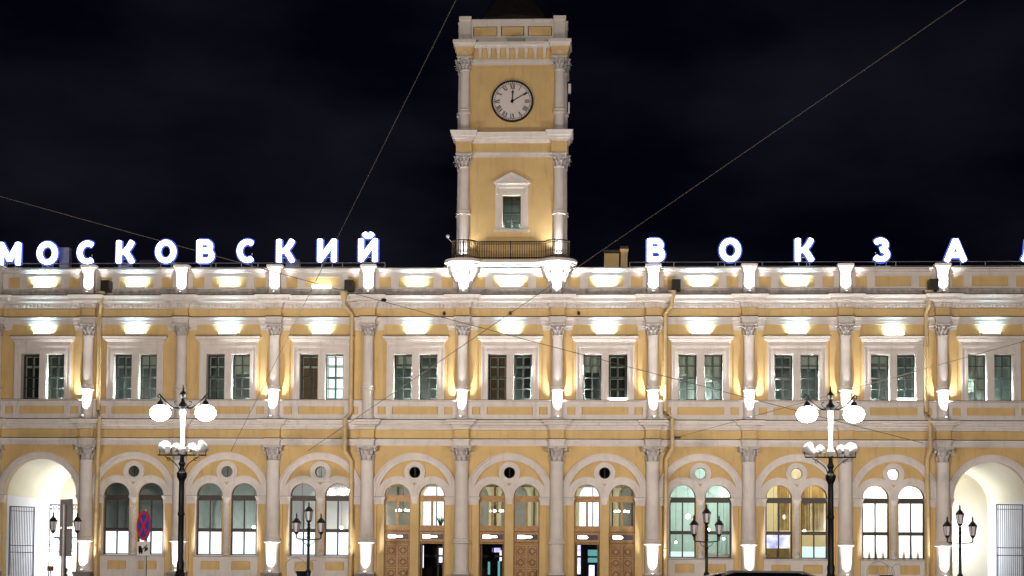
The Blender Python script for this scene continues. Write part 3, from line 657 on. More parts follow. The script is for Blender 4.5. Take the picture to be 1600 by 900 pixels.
# window of the first stage
m = MB().plate([(-.86, 19.58), (.89, 19.58), (.89, 21.75), (-.86, 21.75)], [[(-.47, 19.62), (.50, 19.62), (.50, 21.4), (-.47, 21.4)]], TY-.06, TY-.001)
m.plate([(-.66, 19.60), (.69, 19.60), (.69, 21.6), (-.66, 21.6)], [[(-.48, 19.601), (.51, 19.601), (.51, 21.41), (-.48, 21.41)]], TY-.10, TY-.058)
wn = m.build('tower_window', 'white', T, smooth=False)
MB().flare(-.80, .83, TY, TY-.10, [(0, 21.752), (.05, 21.80), (.06, 21.95), (.14, 21.99), (.15, 22.06)]).build('hood', 'white', wn)
MB().prism([(-.98, 22.062), (1.01, 22.062), (.015, 22.56)], TY-.2, TY).prism([(-1.02, 22.07), (-1.0, 22.0), (.015, 22.52), (.015, 22.62)], TY-.26, TY-.19).prism([(1.05, 22.07), (.015, 22.62), (.015, 22.52), (1.03, 22.0)], TY-.258, TY-.19).build('pediment', 'white', wn)
for s in (-1, 1): MB().flare(.015+s*.80-.06, .015+s*.80+.06, TY, TY-.12, [(0, 21.45), (.02, 21.55), (.03, 21.75)]).build('bracket', 'white', wn)
MB().flare(-.86, .89, TY, TY-.06, [(.03, 19.42), (.08, 19.46), (.08, 19.575)]).build('sill', 'white', wn)
casement(-.45, .48, 19.64, 21.38, TY+.2, .025, (.25, .5, .77), 'blacksash', 'casement_frame', wn)
casement(-.40, .43, 19.68, 20.5, TY+.36, .035, (.45,), 'whitesash', 'inner_frame', wn, th=.04, panes=False)
lamp('stair_light', 'POINT', (.2, 1.6, 19.5), 16, (.75, 1, .95), parent=T, shadow_soft_size=.1)
lamp('tower_sill_light', 'AREA', (.015, TY+.06, 19.66), 38, (.85, 1, .93), (0, -.1, 1), T, shape='RECTANGLE', size=.8, size_y=.06)
# recessed panel frame round the clock
MB().plate([(-2.12, 24.95), (2.12, 24.95), (2.12, 28.3), (-2.12, 28.3)], [[(-2.0, 25.05), (2.0, 25.05), (2.0, 28.2), (-2.0, 28.2)]], TY-.025, TY).build('clock_panel_border', 'yellow', T)
CX, CZ, CR = .015, 26.44, 1.07
ck = MB().band(CX, CZ, 0, CR-.02, TY-.10, TY-.001, 0, 2*PI, 64).build('clock', 'dial', T)
m = MB().band(CX, CZ, CR-.035, CR+.05, TY-.16, TY-.002, 0, 2*PI, 64)
m.band(CX, CZ, CR-.135, CR-.118, TY-.108, TY-.10, 0, 2*PI, 64)
for k in range(60):
    a = k*PI/30; r0, r1, t = (.90*CR, .98*CR, .022 if k % 5 == 0 else .011); c, s = math.cos(a), math.sin(a)
    m.prism([(CX+r0*c-t*s, CZ+r0*s+t*c), (CX+r1*c-t*s, CZ+r1*s+t*c), (CX+r1*c+t*s, CZ+r1*s-t*c), (CX+r0*c+t*s, CZ+r0*s-t*c)], TY-.107, TY-.10)
m.build('clock_rim', 'black', ck)
NUM = ['XII', 'I', 'II', 'III', 'IIII', 'V', 'VI', 'VII', 'VIII', 'IX', 'X', 'XI']
for h, tx in enumerate(NUM):
    a = PI/2-h*PI/6; up = (math.cos(a), math.sin(a)); rt = (math.sin(a), -math.cos(a)); hh = .125; m = MB(); lay = [0]
    wd = {'I': .062, 'V': .15, 'X': .15}; tot = sum(wd[c] for c in tx); cur = -tot/2
    def st(x0, y0, x1, y1, t):
        lay[0] += .0006; d = Vector((x1-x0, y1-y0)).normalized(); n_ = Vector((-d.y, d.x))*t; R0 = .735*CR
        P = [(x0+n_.x, y0+n_.y), (x1+n_.x, y1+n_.y), (x1-n_.x, y1-n_.y), (x0-n_.x, y0-n_.y)]
        m.prism([(CX+up[0]*(R0+q)+rt[0]*p, CZ+up[1]*(R0+q)+rt[1]*p) for p, q in P], TY-.106-lay[0], TY-.10)
    for c in tx:
        w_ = wd[c]; mid = cur+w_/2
        if c == 'I': st(mid, -hh, mid, hh, .019)
        if c == 'V': st(mid-.055, hh, mid, -hh, .024); st(mid, -hh, mid+.055, hh, .009)
        if c == 'X': st(mid-.055, hh, mid+.055, -hh, .024); st(mid-.05, -hh, mid+.05, hh, .009)
        if c != 'I': st(cur+.005, hh, cur+w_-.005, hh, .006)
        cur += w_
    m.build('numeral', 'black', ck, smooth=False)
def hand(name, a, L, ornate):
    m = MB(); P = [(-.025, -.12), (-.022, L*.6), (-.008, L), (.008, L), (.022, L*.6), (.025, -.12)]; m.prism(P, -.02, 0)
    if ornate: m.prism([(0, L*.62), (.075, L*.76), (0, L*.98), (-.075, L*.76)], -.025, -.021); m.prism([(0, L*.52), (.05, L*.60), (0, L*.68), (-.05, L*.60)], -.027, -.0255)
    else: m.prism([(0, L*.78), (.05, L*.88), (0, L*1.0), (-.05, L*.88)], -.025, -.021)
    m.band(0, 0, 0, .075, -.03, 0, 0, 2*PI, 16)
    o = m.build(name, 'black', ck, (CX, TY-.135, CZ), smooth=False); o.rotation_euler = (0, a, 0)
hand('hour_hand', math.radians(2), .62, True)
o = hand('minute_hand', math.radians(60), .93, False)
# ---- balcony on two bastions
def balc(o): # plan of the balcony edge at outward offset o
    pts = []
    R0 = 1.02+o
    def bast(cx, a0, a1): return [(cx+R0*math.cos(t), -.15+R0*math.sin(t)) for t in [a0+(a1-a0)*i/16 for i in range(17)]]
    yst = -.62-o
    ai = math.asin((yst+.15)/R0)
    L_ = bast(-2.45, PI+.0, 2*PI+ai); R_ = bast(2.45, PI-ai, 2*PI)
    return [(-2.45-R0, .6)]+L_+R_+[(2.45+R0, .6)]
def slab(name, m, prof, parent=T):
    vs = []; fs = []; n = None
    for o, z in prof:
        p = balc(o); n = len(p); vs += [(x, y, z) for x, y in p]
    for i in range(len(prof)-1):
        for j in range(n): fs.append((i*n+j, i*n+(j+1) % n, (i+1)*n+(j+1) % n, (i+1)*n+j))
    fs.append(tuple(range(n-1, -1, -1))); k = (len(prof)-1)*n; fs.append(tuple(range(k, k+n)))
    mb = MB(); mb.add(vs, fs); return mb.build(name, m, parent)
slab('balcony_slab', 'white', [(-.14, 17.5), (-.08, 17.53), (-.06, 17.6), (.03, 17.65), (.03, 17.78), (.0, 17.82)])
# round corbels: stepped lathe, half engaged
COR = MB().lathe(0, -.10, [(.30, 16.02), (.34, 16.06), (.36, 16.35), (.42, 16.45), (.44, 16.60), (.53, 16.72), (.55, 16.86), (.66, 16.98), (.68, 17.14), (.80, 17.26), (.83, 17.40), (.90, 17.50)], 28).mesh('balcony_corbel', 'white')
COR2 = MB().flare(-.22, .22, -.1, -.58, [(0, 16.03), (.02, 16.7), (.05, 16.74)]).flare(-.22, .22, -.1, -.74, [(.02, 16.74), (.08, 17.2), (.1, 17.36), (.1, 17.49)]).mesh('corbel_scroll', 'white')
for s in (-1, 1): o = put('balcony_corbel', COR, T, (s*2.45, 0, 0)); put('corbel_scroll', COR2, o)
edge = balc(-.36)[1:-1]
rl = MB().tube([(x, y, 18.82) for x, y in edge], .035, 8).tube([(x, y, 18.70) for x, y in edge], .018, 6).tube([(x, y, 17.98) for x, y in edge], .022, 6).build('balcony_railing', 'railing', T)
BAL = MB().lathe(0, 0, [(.014, 17.82), (.014, 18.25), (.03, 18.30), (.014, 18.35), (.014, 18.80)], 6).mesh('baluster', 'railing')
acc = 0; last = Vector(edge[0]); step = .125; nb = 0
for p in edge[1:]:
    p = Vector(p); seg = (p-last).length; t = step-acc
    while t <= seg: q = last+(p-last)*(t/seg); put('baluster', BAL, rl, (q.x, q.y, 0)); t += step; nb += 1
    acc = seg-(t-step); last = p
for xx in (-2.45, 0, 2.45):
    q = min(edge, key=lambda e: abs(e[0]-xx)); MB().box(xx-.03, xx+.03, (-.27 if xx == 0 else q[1])-.03, (-.27 if xx == 0 else q[1])+.03, 17.8, 18.86).build('railing_post', 'iron', rl)
tag(MB().sphere((-3.34, -.2, 19.12), .10, 10).tube([(-3.34, -.2, 19.05), (-3.11, -.16, 18.80)], .014).build('camera_ball', 'signwhite'), 'small white ball camera at the left end of the tower balcony', 'camera')
fl = MB().box(2.98, 3.12, .6, .8, 27.0, 27.5).box(2.98, 3.06, .6, .75, 25.9, 26.5); tag(fl.build('side_floodlight', 'alu'), 'white lamp boxes on the right flank of the clock tower', 'floodlight')
# ------------------------------------------------------------------ facade lights
GW = (.50, .86, 1.0)
def washer(x, y, z, wt, label, group, col=GW, wid=1.0, tube=False):
    h = MB().box(-wid/2, wid/2, -.11, .05, 0, .05).box(-wid/2, -wid/2+.02, -.11, .05, .05, .12).box(wid/2-.02, wid/2, -.11, .05, .05, .12).box(-wid/2, wid/2, -.11, -.095, .05, .07)
    o = h.build('wall_washer_light', 'alu', None, (x, y, z), smooth=False); tag(o, label, 'light', group)
    MB().box(-wid/2+.03, wid/2-.03, -.07, .03, .052, .062).build('lens', 'tube', o)
    lamp('washer_lamp', 'AREA', (0, -.02, .075), wt, col, (0, .50, 1), o, shape='RECTANGLE', size=wid*.92, size_y=.08, spread=math.radians(110))
    if tube: MB().box(-wid/2, wid/2, -.135, -.112, .0, .16).build('bare_tube', 'tube', o)
VB = [x for x in BAYS if abs(x) <= 25]
for i, x in enumerate(VB):
    washer(x, -.16, 13.875, WASH_W*(.25 if x == 20 else (1, .7, .9, .62, 1.05, .85, .95)[i % 7]), 'greenish white wall washer on the hood of the %s upper window from the left' % ORD[i], 'wall washers over the upper windows', tube=(x == 20))
AT = {-25: 1.2, -20: .55, -15: .35, -10: .0, -5: .42, 0: 2.2, 5: 1.1, 10: 1.3, 15: 1.0}
for i, (x, k) in enumerate(AT.items()):
    washer(x, -.24, 16.345, WASH_W*max(k, .02), 'wall washer lamp below the attic panel above the %s upper window from the left' % ORD[i], 'wall washers on the attic ledge', tube=(k == 0))
def uplight(c, y, z, wt, name, label, group, tilt=.08, ang=80):
    o = MB().lathe(0, 0, [(.05, 0), (.085, .02), (.085, .09), (.07, .10)], 14).build(name, 'alu', None, (c, y, z)); tag(o, label, 'light', group)
    MB().lathe(0, 0, [(.06, .101), (.06, .106)], 12).build('lens', 'lens', o)
    lamp('uplight_lamp', 'SPOT', (0, 0, .13), wt, (1, .99, .96), (0, tilt, 1), o, spot_size=math.radians(ang), spot_blend=.6, shadow_soft_size=.05)
VC = [c for c in COLX if abs(c) < 25]
for i, c in enumerate(VC):
    if c not in (-17.5, -7.5):
        uplight(c+(.06 if c > 0 else -.06), -.78, 9.44, COLUMN_W*3.0, 'column_uplight', 'bright uplight at the foot of the %s upper column from the left' % ORD[i], 'uplights of the upper columns')
    if abs(c) > 3:
        uplight(c, -.70, 1.285, COLUMN_W*1.5, 'column_uplight', 'bright uplight at the foot of the %s ground floor column from the left' % ORD[i], 'uplights of the ground floor columns', .14, 90)
        uplight(c, -.66, 16.03, PEDESTAL_W*.8, 'pedestal_uplight', 'bright uplight in front of the roof pedestal above the %s upper column from the left' % ORD[i], 'uplights of the roof pedestals', .22, 100)
for s, n in ((-1, 'left'), (1, 'right')):
    uplight(s*2.45, -.80, 16.03, PEDESTAL_W*4.5, 'corbel_uplight', 'glaring uplight under the %s corbel of the tower balcony' % n, 'uplights of the balcony corbels', .05, 120)
    uplight(s*2.5, -.45, 17.83, COLUMN_W*(1.3 if s > 0 else .6), 'tower_uplight', 'uplight on the balcony at the foot of the %s tower column' % n, 'uplights of the tower columns', .05, 110)
# light strips added out of sight on the upper window jambs to brighten them
for i, x in enumerate(VB):
    for j, s in enumerate((-1, 1)):
        if (x == 0 and s < 0) or (x == -10 and s < 0) or (x == -15 and s < 0) or (x == -25 and s < 0) or (x == 5 and s > 0): continue
        bare = (x == 5 and s > 0) or (x == 20 and s > 0)
        o = MB().box(-.012, .012, -.02, .02, .02, 2.36).build('added_reveal_light', 'alu', None, (x+s*.675+(.47 if x < 4 else -.47), .13, 10.468)); tag(o, 'added light strip in the %s reveal of the %s upper window from the left' % ('left' if s < 0 else 'right', ORD[i]), 'light', 'added light strips in the upper window reveals')
        lamp('added_strip_lamp', 'AREA', (-.016 if x < 4 else .016, 0, 1.15), ADDED_STRIP_W*(.6+.8*((i*3+j*5) % 7)/7), (.82, 1, .93), (-1 if x < 4 else 1, .12, .05), o, shape='RECTANGLE', size=.04, size_y=2.2)
for x, s, n in ((5, 1, 'sixth'), (20, 1, 'tenth')):
    o = MB().box(-.46, .46, -.02, .02, 0, .11).build('sill_tube', 'tube', None, (x+s*.675, -.13, 10.468)); tag(o, 'bare glowing tube on the right sill of the %s upper window from the left' % ('seventh' if x == 5 else 'tenth'), 'light', 'bare sill tubes')
# ------------------------------------------------------------------ drainpipes
def drain(x, kink, lab):
    d = thing('drainpipe', lab, 'drainpipe', group='drainpipes of the facade')
    q = .11
    MB().box(x+.02, x+.46, -.78, -.06, 16.15, 16.72).build('scupper', 'black', d, smooth=False)
    MB().lathe(x, -.66, [(.09, 15.55), (.12, 15.7), (.22, 15.98), (.24, 16.12), (.20, 16.14)], 14).build('hopper', 'pipe', d)
    p = [(x, -.66, 15.66), (x, -.66, 15.42), (x-.30*kink, -.24, 14.98), (x-.30*kink, -.24, 9.85), (x-.22*kink, -.40, 9.6), (x+.05*kink, -.66, 9.45), (x+.05*kink, -.66, 8.8), (x+.05*kink, -.66, 7.9), (x-.25*kink, -.24, 7.35), (x-.25*kink, -.24, .5), (x-.25*kink, -.5, .25)]
    if kink < 0: p = [(x, -.66, 15.66), (x, -.66, 15.45), (x+.36, -.24, 14.95), (x+.36, -.24, 9.75), (x+.12, -.64, 9.4), (x+.12, -.64, 7.7), (x+.42, -.24, 7.2), (x+.42, -.24, .5), (x+.42, -.5, .25)]
    MB().tube(p, q, 12).build('pipe', 'pipe', d)
    for z in (11.2, 13.2, 2.6, 4.4, 6.2):
        xx = (x+.36 if kink < 0 else x-.30*kink) if z > 9 else (x+.42 if kink < 0 else x-.25*kink)
        MB().lathe(xx, -.24, [(q+.018, z), (q+.018, z+.06)], 12).box(xx-.02, xx+.02, -.14, -.0, z+.01, z+.05).build('bracket', 'pipe', d)
drain(-21.75, .5, 'cream drainpipe beside the left passage arch')
drain(-8.75, -1, 'cream drainpipe just left of the entrance doors')
drain(8.45, 1, 'cream drainpipe just right of the entrance doors')
drain(21.75, .3, 'cream drainpipe beside the right passage arch')
# dome cameras on the upper frieze
for x, n in ((-3.5, 'left'), (0, 'middle'), (3.6, 'right')):
    tag(MB().sphere((x, -.17, 15.02), .085, 8).box(x-.05, x+.05, -.15, -.05, 15.05, 15.14).build('dome_camera', 'black'), 'black dome camera on the upper frieze, %s of three under the tower' % n, 'camera')
# ------------------------------------------------------------------ roof: sign letters, rails, boxes
def thick(m, pts, wd, y0, y1, closed=False, rnd=True):
    n = len(pts); P = [Vector(p) for p in pts]; L_ = []; R_ = []
    for i in range(n):
        if closed: d = P[(i+1) % n]-P[(i-1) % n]
        else: d = P[min(i+1, n-1)]-P[max(i-1, 0)]
        d.normalize(); nn = Vector((-d.y, d.x))*(wd/2)
        L_.append(P[i]+nn); R_.append(P[i]-nn)
    vs = []; fs = []
    for a, b in zip(L_, R_): vs += [(a.x, y0, a.y), (b.x, y0, b.y), (b.x, y1, b.y), (a.x, y1, a.y)]
    k = n if closed else n-1
    for i in range(k):
        a = i*4; b = ((i+1) % n)*4
        for j in range(4): fs.append((a+j, a+(j+1) % 4, b+(j+1) % 4, b+j))
    if not closed: fs.append((0, 3, 2, 1)); q = (n-1)*4; fs.append((q, q+1, q+2, q+3))
    m.add(vs, fs)
    if not closed and rnd:
        for e, pt, sgn in ((0, P[0], -1), (n-1, P[-1], 1)):
            d = (P[1]-P[0] if e == 0 else P[-1]-P[-2]).normalized()*sgn; a0 = math.atan2(d.y, d.x)
            r = wd*.5
            poly = [(pt.x+r*math.cos(a0+t)*(.55 if abs(t) < 1.5 else 1), pt.y+r*math.sin(a0+t)) for t in [PI*(-.5+i/8) for i in range(9)]]
            poly = []
            for i in range(9):
                t = PI*(-.5+i/8); lx = math.cos(t)*r*.45; ly = math.sin(t)*r
                poly.append((pt.x+math.cos(a0)*lx-math.sin(a0)*ly, pt.y+math.sin(a0)*lx+math.cos(a0)*ly))
            m.prism(poly, y0, y1)
def ell(cx, cz, rx, rz, a0, a1, n=24): return [(cx+rx*math.cos(a0+(a1-a0)*i/n), cz+rz*math.sin(a0+(a1-a0)*i/n)) for i in range(n+1)]
GL = {  # strokes in a box: x centred, z 0..1
 'М': [[(-.40, .02), (-.40, .98)], [(.40, .02), (.40, .98)], [(-.40, .95), (0, .22)], [(.40, .95), (0, .22)]],
 'О': [('c', ell(0, .5, .36, .42, 0, 2*PI)[:-1])],
 'С': [ell(.05, .5, .36, .42, 1.0, 2*PI-1.0)],
 'К': [[(-.30, .02), (-.30, .98)], [(-.22, .48), (.0, .52), (.18, .75), (.30, .97)], [(-.02, .55), (.16, .30), (.32, .03)]],
 'В': [[(-.28, .02), (-.28, .98)], [(-.28, .92), (.0, .92)]+ell(.02, .73, .20, .19, PI/2, -PI/2, 10)+[(-.28, .54)], [(-.28, .52), (.0, .52)]+ell(.06, .30, .23, .22, PI/2, -PI/2, 10)+[(-.28, .08)]],
 'И': [[(-.32, .02), (-.32, .98)], [(.32, .02), (.32, .98)], [(-.30, .10), (.30, .90)]],
 'З': [ell(-.04, .72, .24, .20, 2.5, -1.35, 14)+ell(-.02, .29, .28, .22, 1.35, -2.55, 14)],
 'А': [[(-.38, .02), (0, .95)], [(.38, .02), (0, .95)], [(-.22, .28), (.22, .28)]],
 'Л': [[(-.36, .05), (-.22, .3), (-.16, .94)], [(.34, .02), (.34, .94)], [(-.16, .92), (.34, .92)]]}
GL['Й'] = GL['И']+[ell(0, 1.28, .17, .13, PI+.2, 2*PI-.2, 8)]
NMM = {'М': 'M-shaped', 'О': 'ring-shaped O', 'С': 'C-shaped', 'К': 'K-shaped', 'В': 'B-shaped', 'И': 'reversed-N-shaped', 'Й': 'reversed-N with curved mark', 'З': 'three-shaped', 'А': 'A-shaped', 'Л': 'tent-shaped'}
LET = [('М', -27.32, 17.90), ('О', -25.24, 17.93), ('С', -23.09, 17.96), ('К', -20.95, 17.98), ('О', -18.74, 18.0), ('В', -16.57, 18.01), ('С', -14.34, 18.02), ('К', -12.21, 18.02), ('И', -9.96, 18.04), ('Й', -7.74, 18.05),
       ('В', 7.69, 18.0), ('О', 11.63, 18.0), ('К', 15.55, 17.99), ('З', 19.59, 17.99), ('А', 23.47, 17.97), ('Л', 27.44, 17.96)]
LH = 1.18
def glyph(ch, wd, y0, y1):
    m = MB(); k = 0
    for s in GL[ch]:
        dy = .003*k; k += 1
        if s[0] == 'c': thick(m, [(x*LH, z*LH) for x, z in s[1]], wd, y0-dy, y1, True)
        else: thick(m, [(x*LH, z*LH) for x, z in s], wd, y0-dy, y1)
    return m
for i, (ch, x, z) in enumerate(LET):
    o = glyph(ch, .255, -.06, .06).build('sign_letter', 'letter', None, (x, 1.0, z), smooth=False)
    glyph(ch, .44, .061, .10).build('blue_glow_plate', 'halo', o, smooth=False)  # wider blue emissive plate, added to imitate the glow round the letter
    MB().box(-.30, -.27, .11, .14, -.42, .5).box(.27, .30, .11, .14, -.42, .5).box(-.30, .30, .105, .108, .2, .24).build('letter_bracket', 'grey', o)
    word = 'left' if i < 10 else 'right'; k = i if i < 10 else i-10
    tag(o, 'glowing white %s letter, %s of the %s word on the roof' % (NMM[ch], ORD[k], word), 'letter', 'roof sign letters')
def rail(x0, x1, label):
    r = MB().tube([(x0, .9, 17.93), (x1, .9, 17.93)], .025, 6).tube([(x0, .9, 17.70), (x1, .9, 17.70)], .02, 6).build('roof_rail', 'grey'); tag(r, label, 'railing')
    x = x0
    while x <= x1+.01: MB().box(x-.02, x+.02, .87, .93, 16.6, 17.95).build('rail_post', 'grey', r); x += (x1-x0)/round((x1-x0)/2.3)
rail(-32, -6.8, 'thin metal rail along the roof under the left word of letters'); rail(6.3, 32, 'thin metal rail along the roof under the right word of letters')
c = thing('chimney', 'pair of ochre chimney stacks with dark caps right of the tower', 'chimney', (0, 0, 0))
MB().box(4.95, 5.75, 2, 3, 16.8, 18.62).build('stack', 'yellow', c); MB().box(4.9, 5.8, 1.95, 3.05, 18.625, 18.8).build('cap', 'roof', c)
MB().flare(5.84, 6.2, 2.9, 2, [(0, 16.8), (0, 18.7), (.05, 18.75), (.05, 18.86)], back=True).build('stack', 'yellow', c); MB().box(5.8, 6.24, 1.9, 2.95, 18.862, 19.0).build('cap', 'roof', c)
for x, z, a, b, t in ((-24.6, 17.6, .26, 1.35, 'tall grey roof box behind the second letter'), (-21.3, 17.3, .30, .75, 'pale roof box below the fourth letter'), (-12.0, 17.3, .36, .95, 'pale roof box behind the eighth letter'), (-19.9, 17.3, .5, .95, 'dark roof box between the fourth and fifth letters')):
    rb = MB().box(x-a, x+a, 1.9, 2.4, 16.7, z+b); rb.flare(x-a, x+a, 2.4, 1.9, [(.03, z+b+.001), (.03, z+b+.05)], back=True)
    tag(rb.build('roof_box', 'grey' if 'dark' not in t else 'roof'), t, 'vent box')
# ------------------------------------------------------------------ tall lamp posts with globes and floodlights
def lamppost(x, y, side, fl, watt=FLOOD_W, cone=128, base=.15):
    P = thing('street_lamp', 'tall black lamp post with two glaring globes, %s' % side, 'street lamp', (x, y, base), group='tall street lamps')
    MB().lathe(0, 0, [(.34, 0), (.34, .25), (.26, .35), (.24, .9), (.29, 1.0), (.20, 1.15), (.15, 1.35)], 12).build('base', 'iron', P)
    MB().lathe(0, 0, [(.145, 1.35), (.16, 1.6), (.12, 1.75), (.115, 3.5), (.145, 3.55), (.145, 3.62), (.12, 3.68), (.11, 4.9), (.15, 5.0), (.20, 5.08), (.21, 5.25), (.12, 5.35), (.09, 5.5), (.15, 5.62), (.09, 5.75), (.08, 6.0)], 16).build('lower_shaft', 'iron', P)
    MB().lathe(0, 0, [(.08, 6.0), (.15, 6.1), (.17, 6.22), (.09, 6.35), (.08, 6.55), (.075, 6.6), (.10, 7.6), (.13, 7.7), (.09, 7.85)], 16).build('upper_shaft', 'alu', P)
    m = MB().lathe(0, 0, [(.09, 7.85), (.20, 7.95), (.17, 8.05), (.08, 8.15), (.06, 8.3), (.14, 8.4), (.16, 8.47), (.04, 8.6), (.012, 8.85)], 12); m.build('finial', 'iron', P)
    for k in range(6):
        pass
    for s in (-1, 1):
        if True:
            pts = []
            for i in range(15):
                t = i/14; pts.append((s*(.12+.86*t), 0, 7.95-.22*math.sin(t*PI*.9)*(1-t)+.52*(t**1.7)))
            pts += [(s*1.05, 0, 8.42), (s*1.02, 0, 8.30), (s*.93, 0, 8.34)]
            MB().tube(pts, .042, 8, .028).build('arm', 'iron', P)
            MB().tube([(s*.12, 0, 8.05)]+[(s*(.2+.16*math.sin(i*.7)), 0, 8.0+.12*i*.3-.05*math.cos(i)) for i in range(5)], .022, 6).build('scroll', 'iron', P)
        g = MB().lathe(0, 0, [(.02, 8.34), (.03, 8.22), (.10, 8.16), (.13, 8.06), (.17, 8.0)], 12).build('lamp_cap', 'iron', P, (s*.93, 0, 0))
        MB().sphere((0, 0, 7.70), .375, 12, (1.12, 1.12, .88)).build('globe', 'globe', g)
    MB().tube([(-1.0, 0, 5.98), (1.0, 0, 5.98)], .03, 8).tube([(0, -.5, 5.98), (0, .5, 5.98)], .03, 8).build('crossbar', 'iron', P)
    for s in (-1, 1): MB().tube([(s*.1, 0, 5.3)]+[(s*(.1+.6*t), 0, 5.3+.62*t**.5) for t in (.1, .3, .5, .7, .9, 1)], .02, 6).tube([(s*.55+.07*math.cos(a*.6), 0, 5.82+.07*math.sin(a*.6)) for a in range(10)], .014, 5).build('bracket', 'iron', P)
    for fx, dx, dz, sc in fl:
        tilt = Vector((dx, 1, dz)).normalized(); q = tilt.to_track_quat('Z', 'Y').to_matrix().to_4x4()
        m = MB().lathe(0, 0, [(.06, -.34), (.12, -.33), (.15, -.12), (.16, -.1), (.24, .08), (.27, .10), (.27, .16), (.25, .16)], 16)
        m.box(-.1, .1, -.13, .13, -.36, -.2)
        m.xf(Matrix.Translation((fx, .12, 6.28)) @ q @ Matrix.Scale(sc, 4))
        h = m.build('floodlight', 'alu', P)
        MB().lathe(0, 0, [(.235, .161), (.235, .166)], 16).xf(Matrix.Translation((fx, .12, 6.28)) @ q @ Matrix.Scale(sc, 4)).build('lens', 'lens', h)
        MB().tube([(fx-.2*sc, .0, 5.99), (fx-.24*sc, .12, 6.28)], .018, 6).tube([(fx+.2*sc, .0, 5.99), (fx+.24*sc, .12, 6.28)], .018, 6).build('yoke', 'iron', P)
        lamp('flood_lamp', 'SPOT', Vector((fx, .12, 6.28))+tilt*.22*sc, watt*sc*(2.0 if dz > .7 else 1.0), (1, .87, .75), tilt, P, spot_size=math.radians(cone), spot_blend=.9, shadow_soft_size=.15)
    return P
lamppost(-12.32, -20, 'left', [(-.72, -.55, .30, 1), (-.30, .05, .25, .7), (.32, .4, .25, .75), (.74, .9, .95, 1)])
lamppost(13.80, -20, 'right', [(-.80, -1.0, .95, 1), (-.36, -.4, .25, .7), (.42, .3, .25, .7), (.78, .6, .30, 1)])
lamppost(-20, -90, 'added unseen behind the camera, left', [(-.72, -.1, .06, 1), (-.30, .1, .06, 1), (.32, .25, .10, 1), (.74, .4, .10, 1)], ADDED_FLOOD_W, 62, 0)  # unseen post added behind the camera to flood the facade and signs
lamppost(31.5, -90, 'added unseen behind the camera, right', [(-.8, -.4, .10, 1), (-.36, -.25, .10, 1), (.42, -.1, .06, 1), (.78, .1, .06, 1)], ADDED_FLOOD_W, 62, 0)  # its added counterpart on the right, also only for the light it throws
# ------------------------------------------------------------------ three-lantern lamps
def lantern(P, x, z):
    L_ = MB().lathe(0, 0, [(.11, 0), (.17, .40)], 6, True).build('lantern', 'lantern', P, (x, 0, z), smooth=False)
    MB().lathe(0, 0, [(.20, .40), (.21, .43), (.10, .58), (.05, .62), (.03, .70), (.045, .74), (.008, .86)], 6).build('lantern_roof', 'iron', L_, smooth=False)
    m = MB().lathe(0, 0, [(.03, -.14), (.06, -.1), (.12, -.02), (.125, .0)], 8)
    for k in range(6): a = k*PI/3; m.tube([(.115*math.cos(a), .115*math.sin(a), 0), (.175*math.cos(a), .175*math.sin(a), .40)], .011, 5)
    m.build('lantern_cage', 'iron', L_)
def three(x, y, lab):
    P = thing('three_lantern_lamp', lab, 'street lamp', (x, y, .13), group='three-lantern lamps on the pavement')
    MB().lathe(0, 0, [(.28, 0), (.28, .2), (.17, .3), (.15, .8), (.20, .9), (.10, 1.1), (.14, 1.3), (.07, 1.4), (.06, 2.4), (.09, 2.45), (.06, 2.5), (.055, 2.75), (.10, 2.82), (.06, 2.9), (.09, 3.0), (.05, 3.08), (.095, 3.2), (.05, 3.32), (.08, 3.4), (.04, 3.48)], 14).build('post', 'iron', P)
    for s in (-1, 1):
        MB().tube([(s*.06, 0, 2.72), (s*.5, 0, 2.76), (s*.56, 0, 2.80), (s*.56, 0, 2.95)], .03, 8).tube([(s*.05, 0, 2.5), (s*.2, 0, 2.56), (s*.3, 0, 2.7)], .015, 6).build('arm', 'iron', P)
        lantern(P, s*.56, 3.08)
    lantern(P, 0, 3.60)
three(-8.50, -12, 'three-lantern street lamp before the window left of the doors')
three(9.46, -12, 'three-lantern street lamp before the window right of the doors')
three(20.68, -12, 'three-lantern street lamp before the right passage arch')
three(-19.70, -12, 'three-lantern street lamp before the left passage, partly behind a sign')
# ------------------------------------------------------------------ iron gates in the passages
def gate(x, y, w_, z0, z1, rz, label, rings):
    G = thing('iron_gate', label, 'gate', (x, y, .13), rz); H = z1
    MB().box(0, .05, -.025, .025, 0, H).box(w_-.05, w_, -.025, .025, 0, H).box(.05, w_-.05, -.025, .025, H-.05, H).box(.05, w_-.05, -.025, .025, .0, .05).box(.05, w_-.05, -.02, .02, H*.46, H*.46+.04).box(.05, w_-.05, -.02, .02, H*.54, H*.54+.04).box(.05, w_-.05, -.02, .02, H-.28, H-.25).build('frame', 'bluepaint', G)
    n = int(w_/.11)
    br = MB().box(-.011, .011, -.011, .011, .05, H-.05).mesh('bar', 'bluepaint')
    for k in range(1, n): put('bar', br, G, (k*w_/n, 0, 0))
    if rings:
        m = MB()
        for k in range(int(w_/.2)):
            for zz in (H-.15, .2, H*.5+.02): m.tube([(.1+k*.2+.09*math.cos(t*PI/6), -.0, zz+.09*math.sin(t*PI/6)) for t in range(13)], .012, 5)
        m.build('ring_row', 'bluepaint', G)
gate(-26.9, .7, 1.75, 0, 4.65, math.radians(62), 'blue grey iron gate leaf folded back at the left of the left passage', False)
gate(-24.75, .75, 1.75, 0, 4.75, 0, 'iron gate leaf with ring ornament closing half of the left passage', True)
gate(25.45, .8, 1.5, 0, 5.0, math.radians(12), 'blue grey iron gate leaf in the right passage', False)
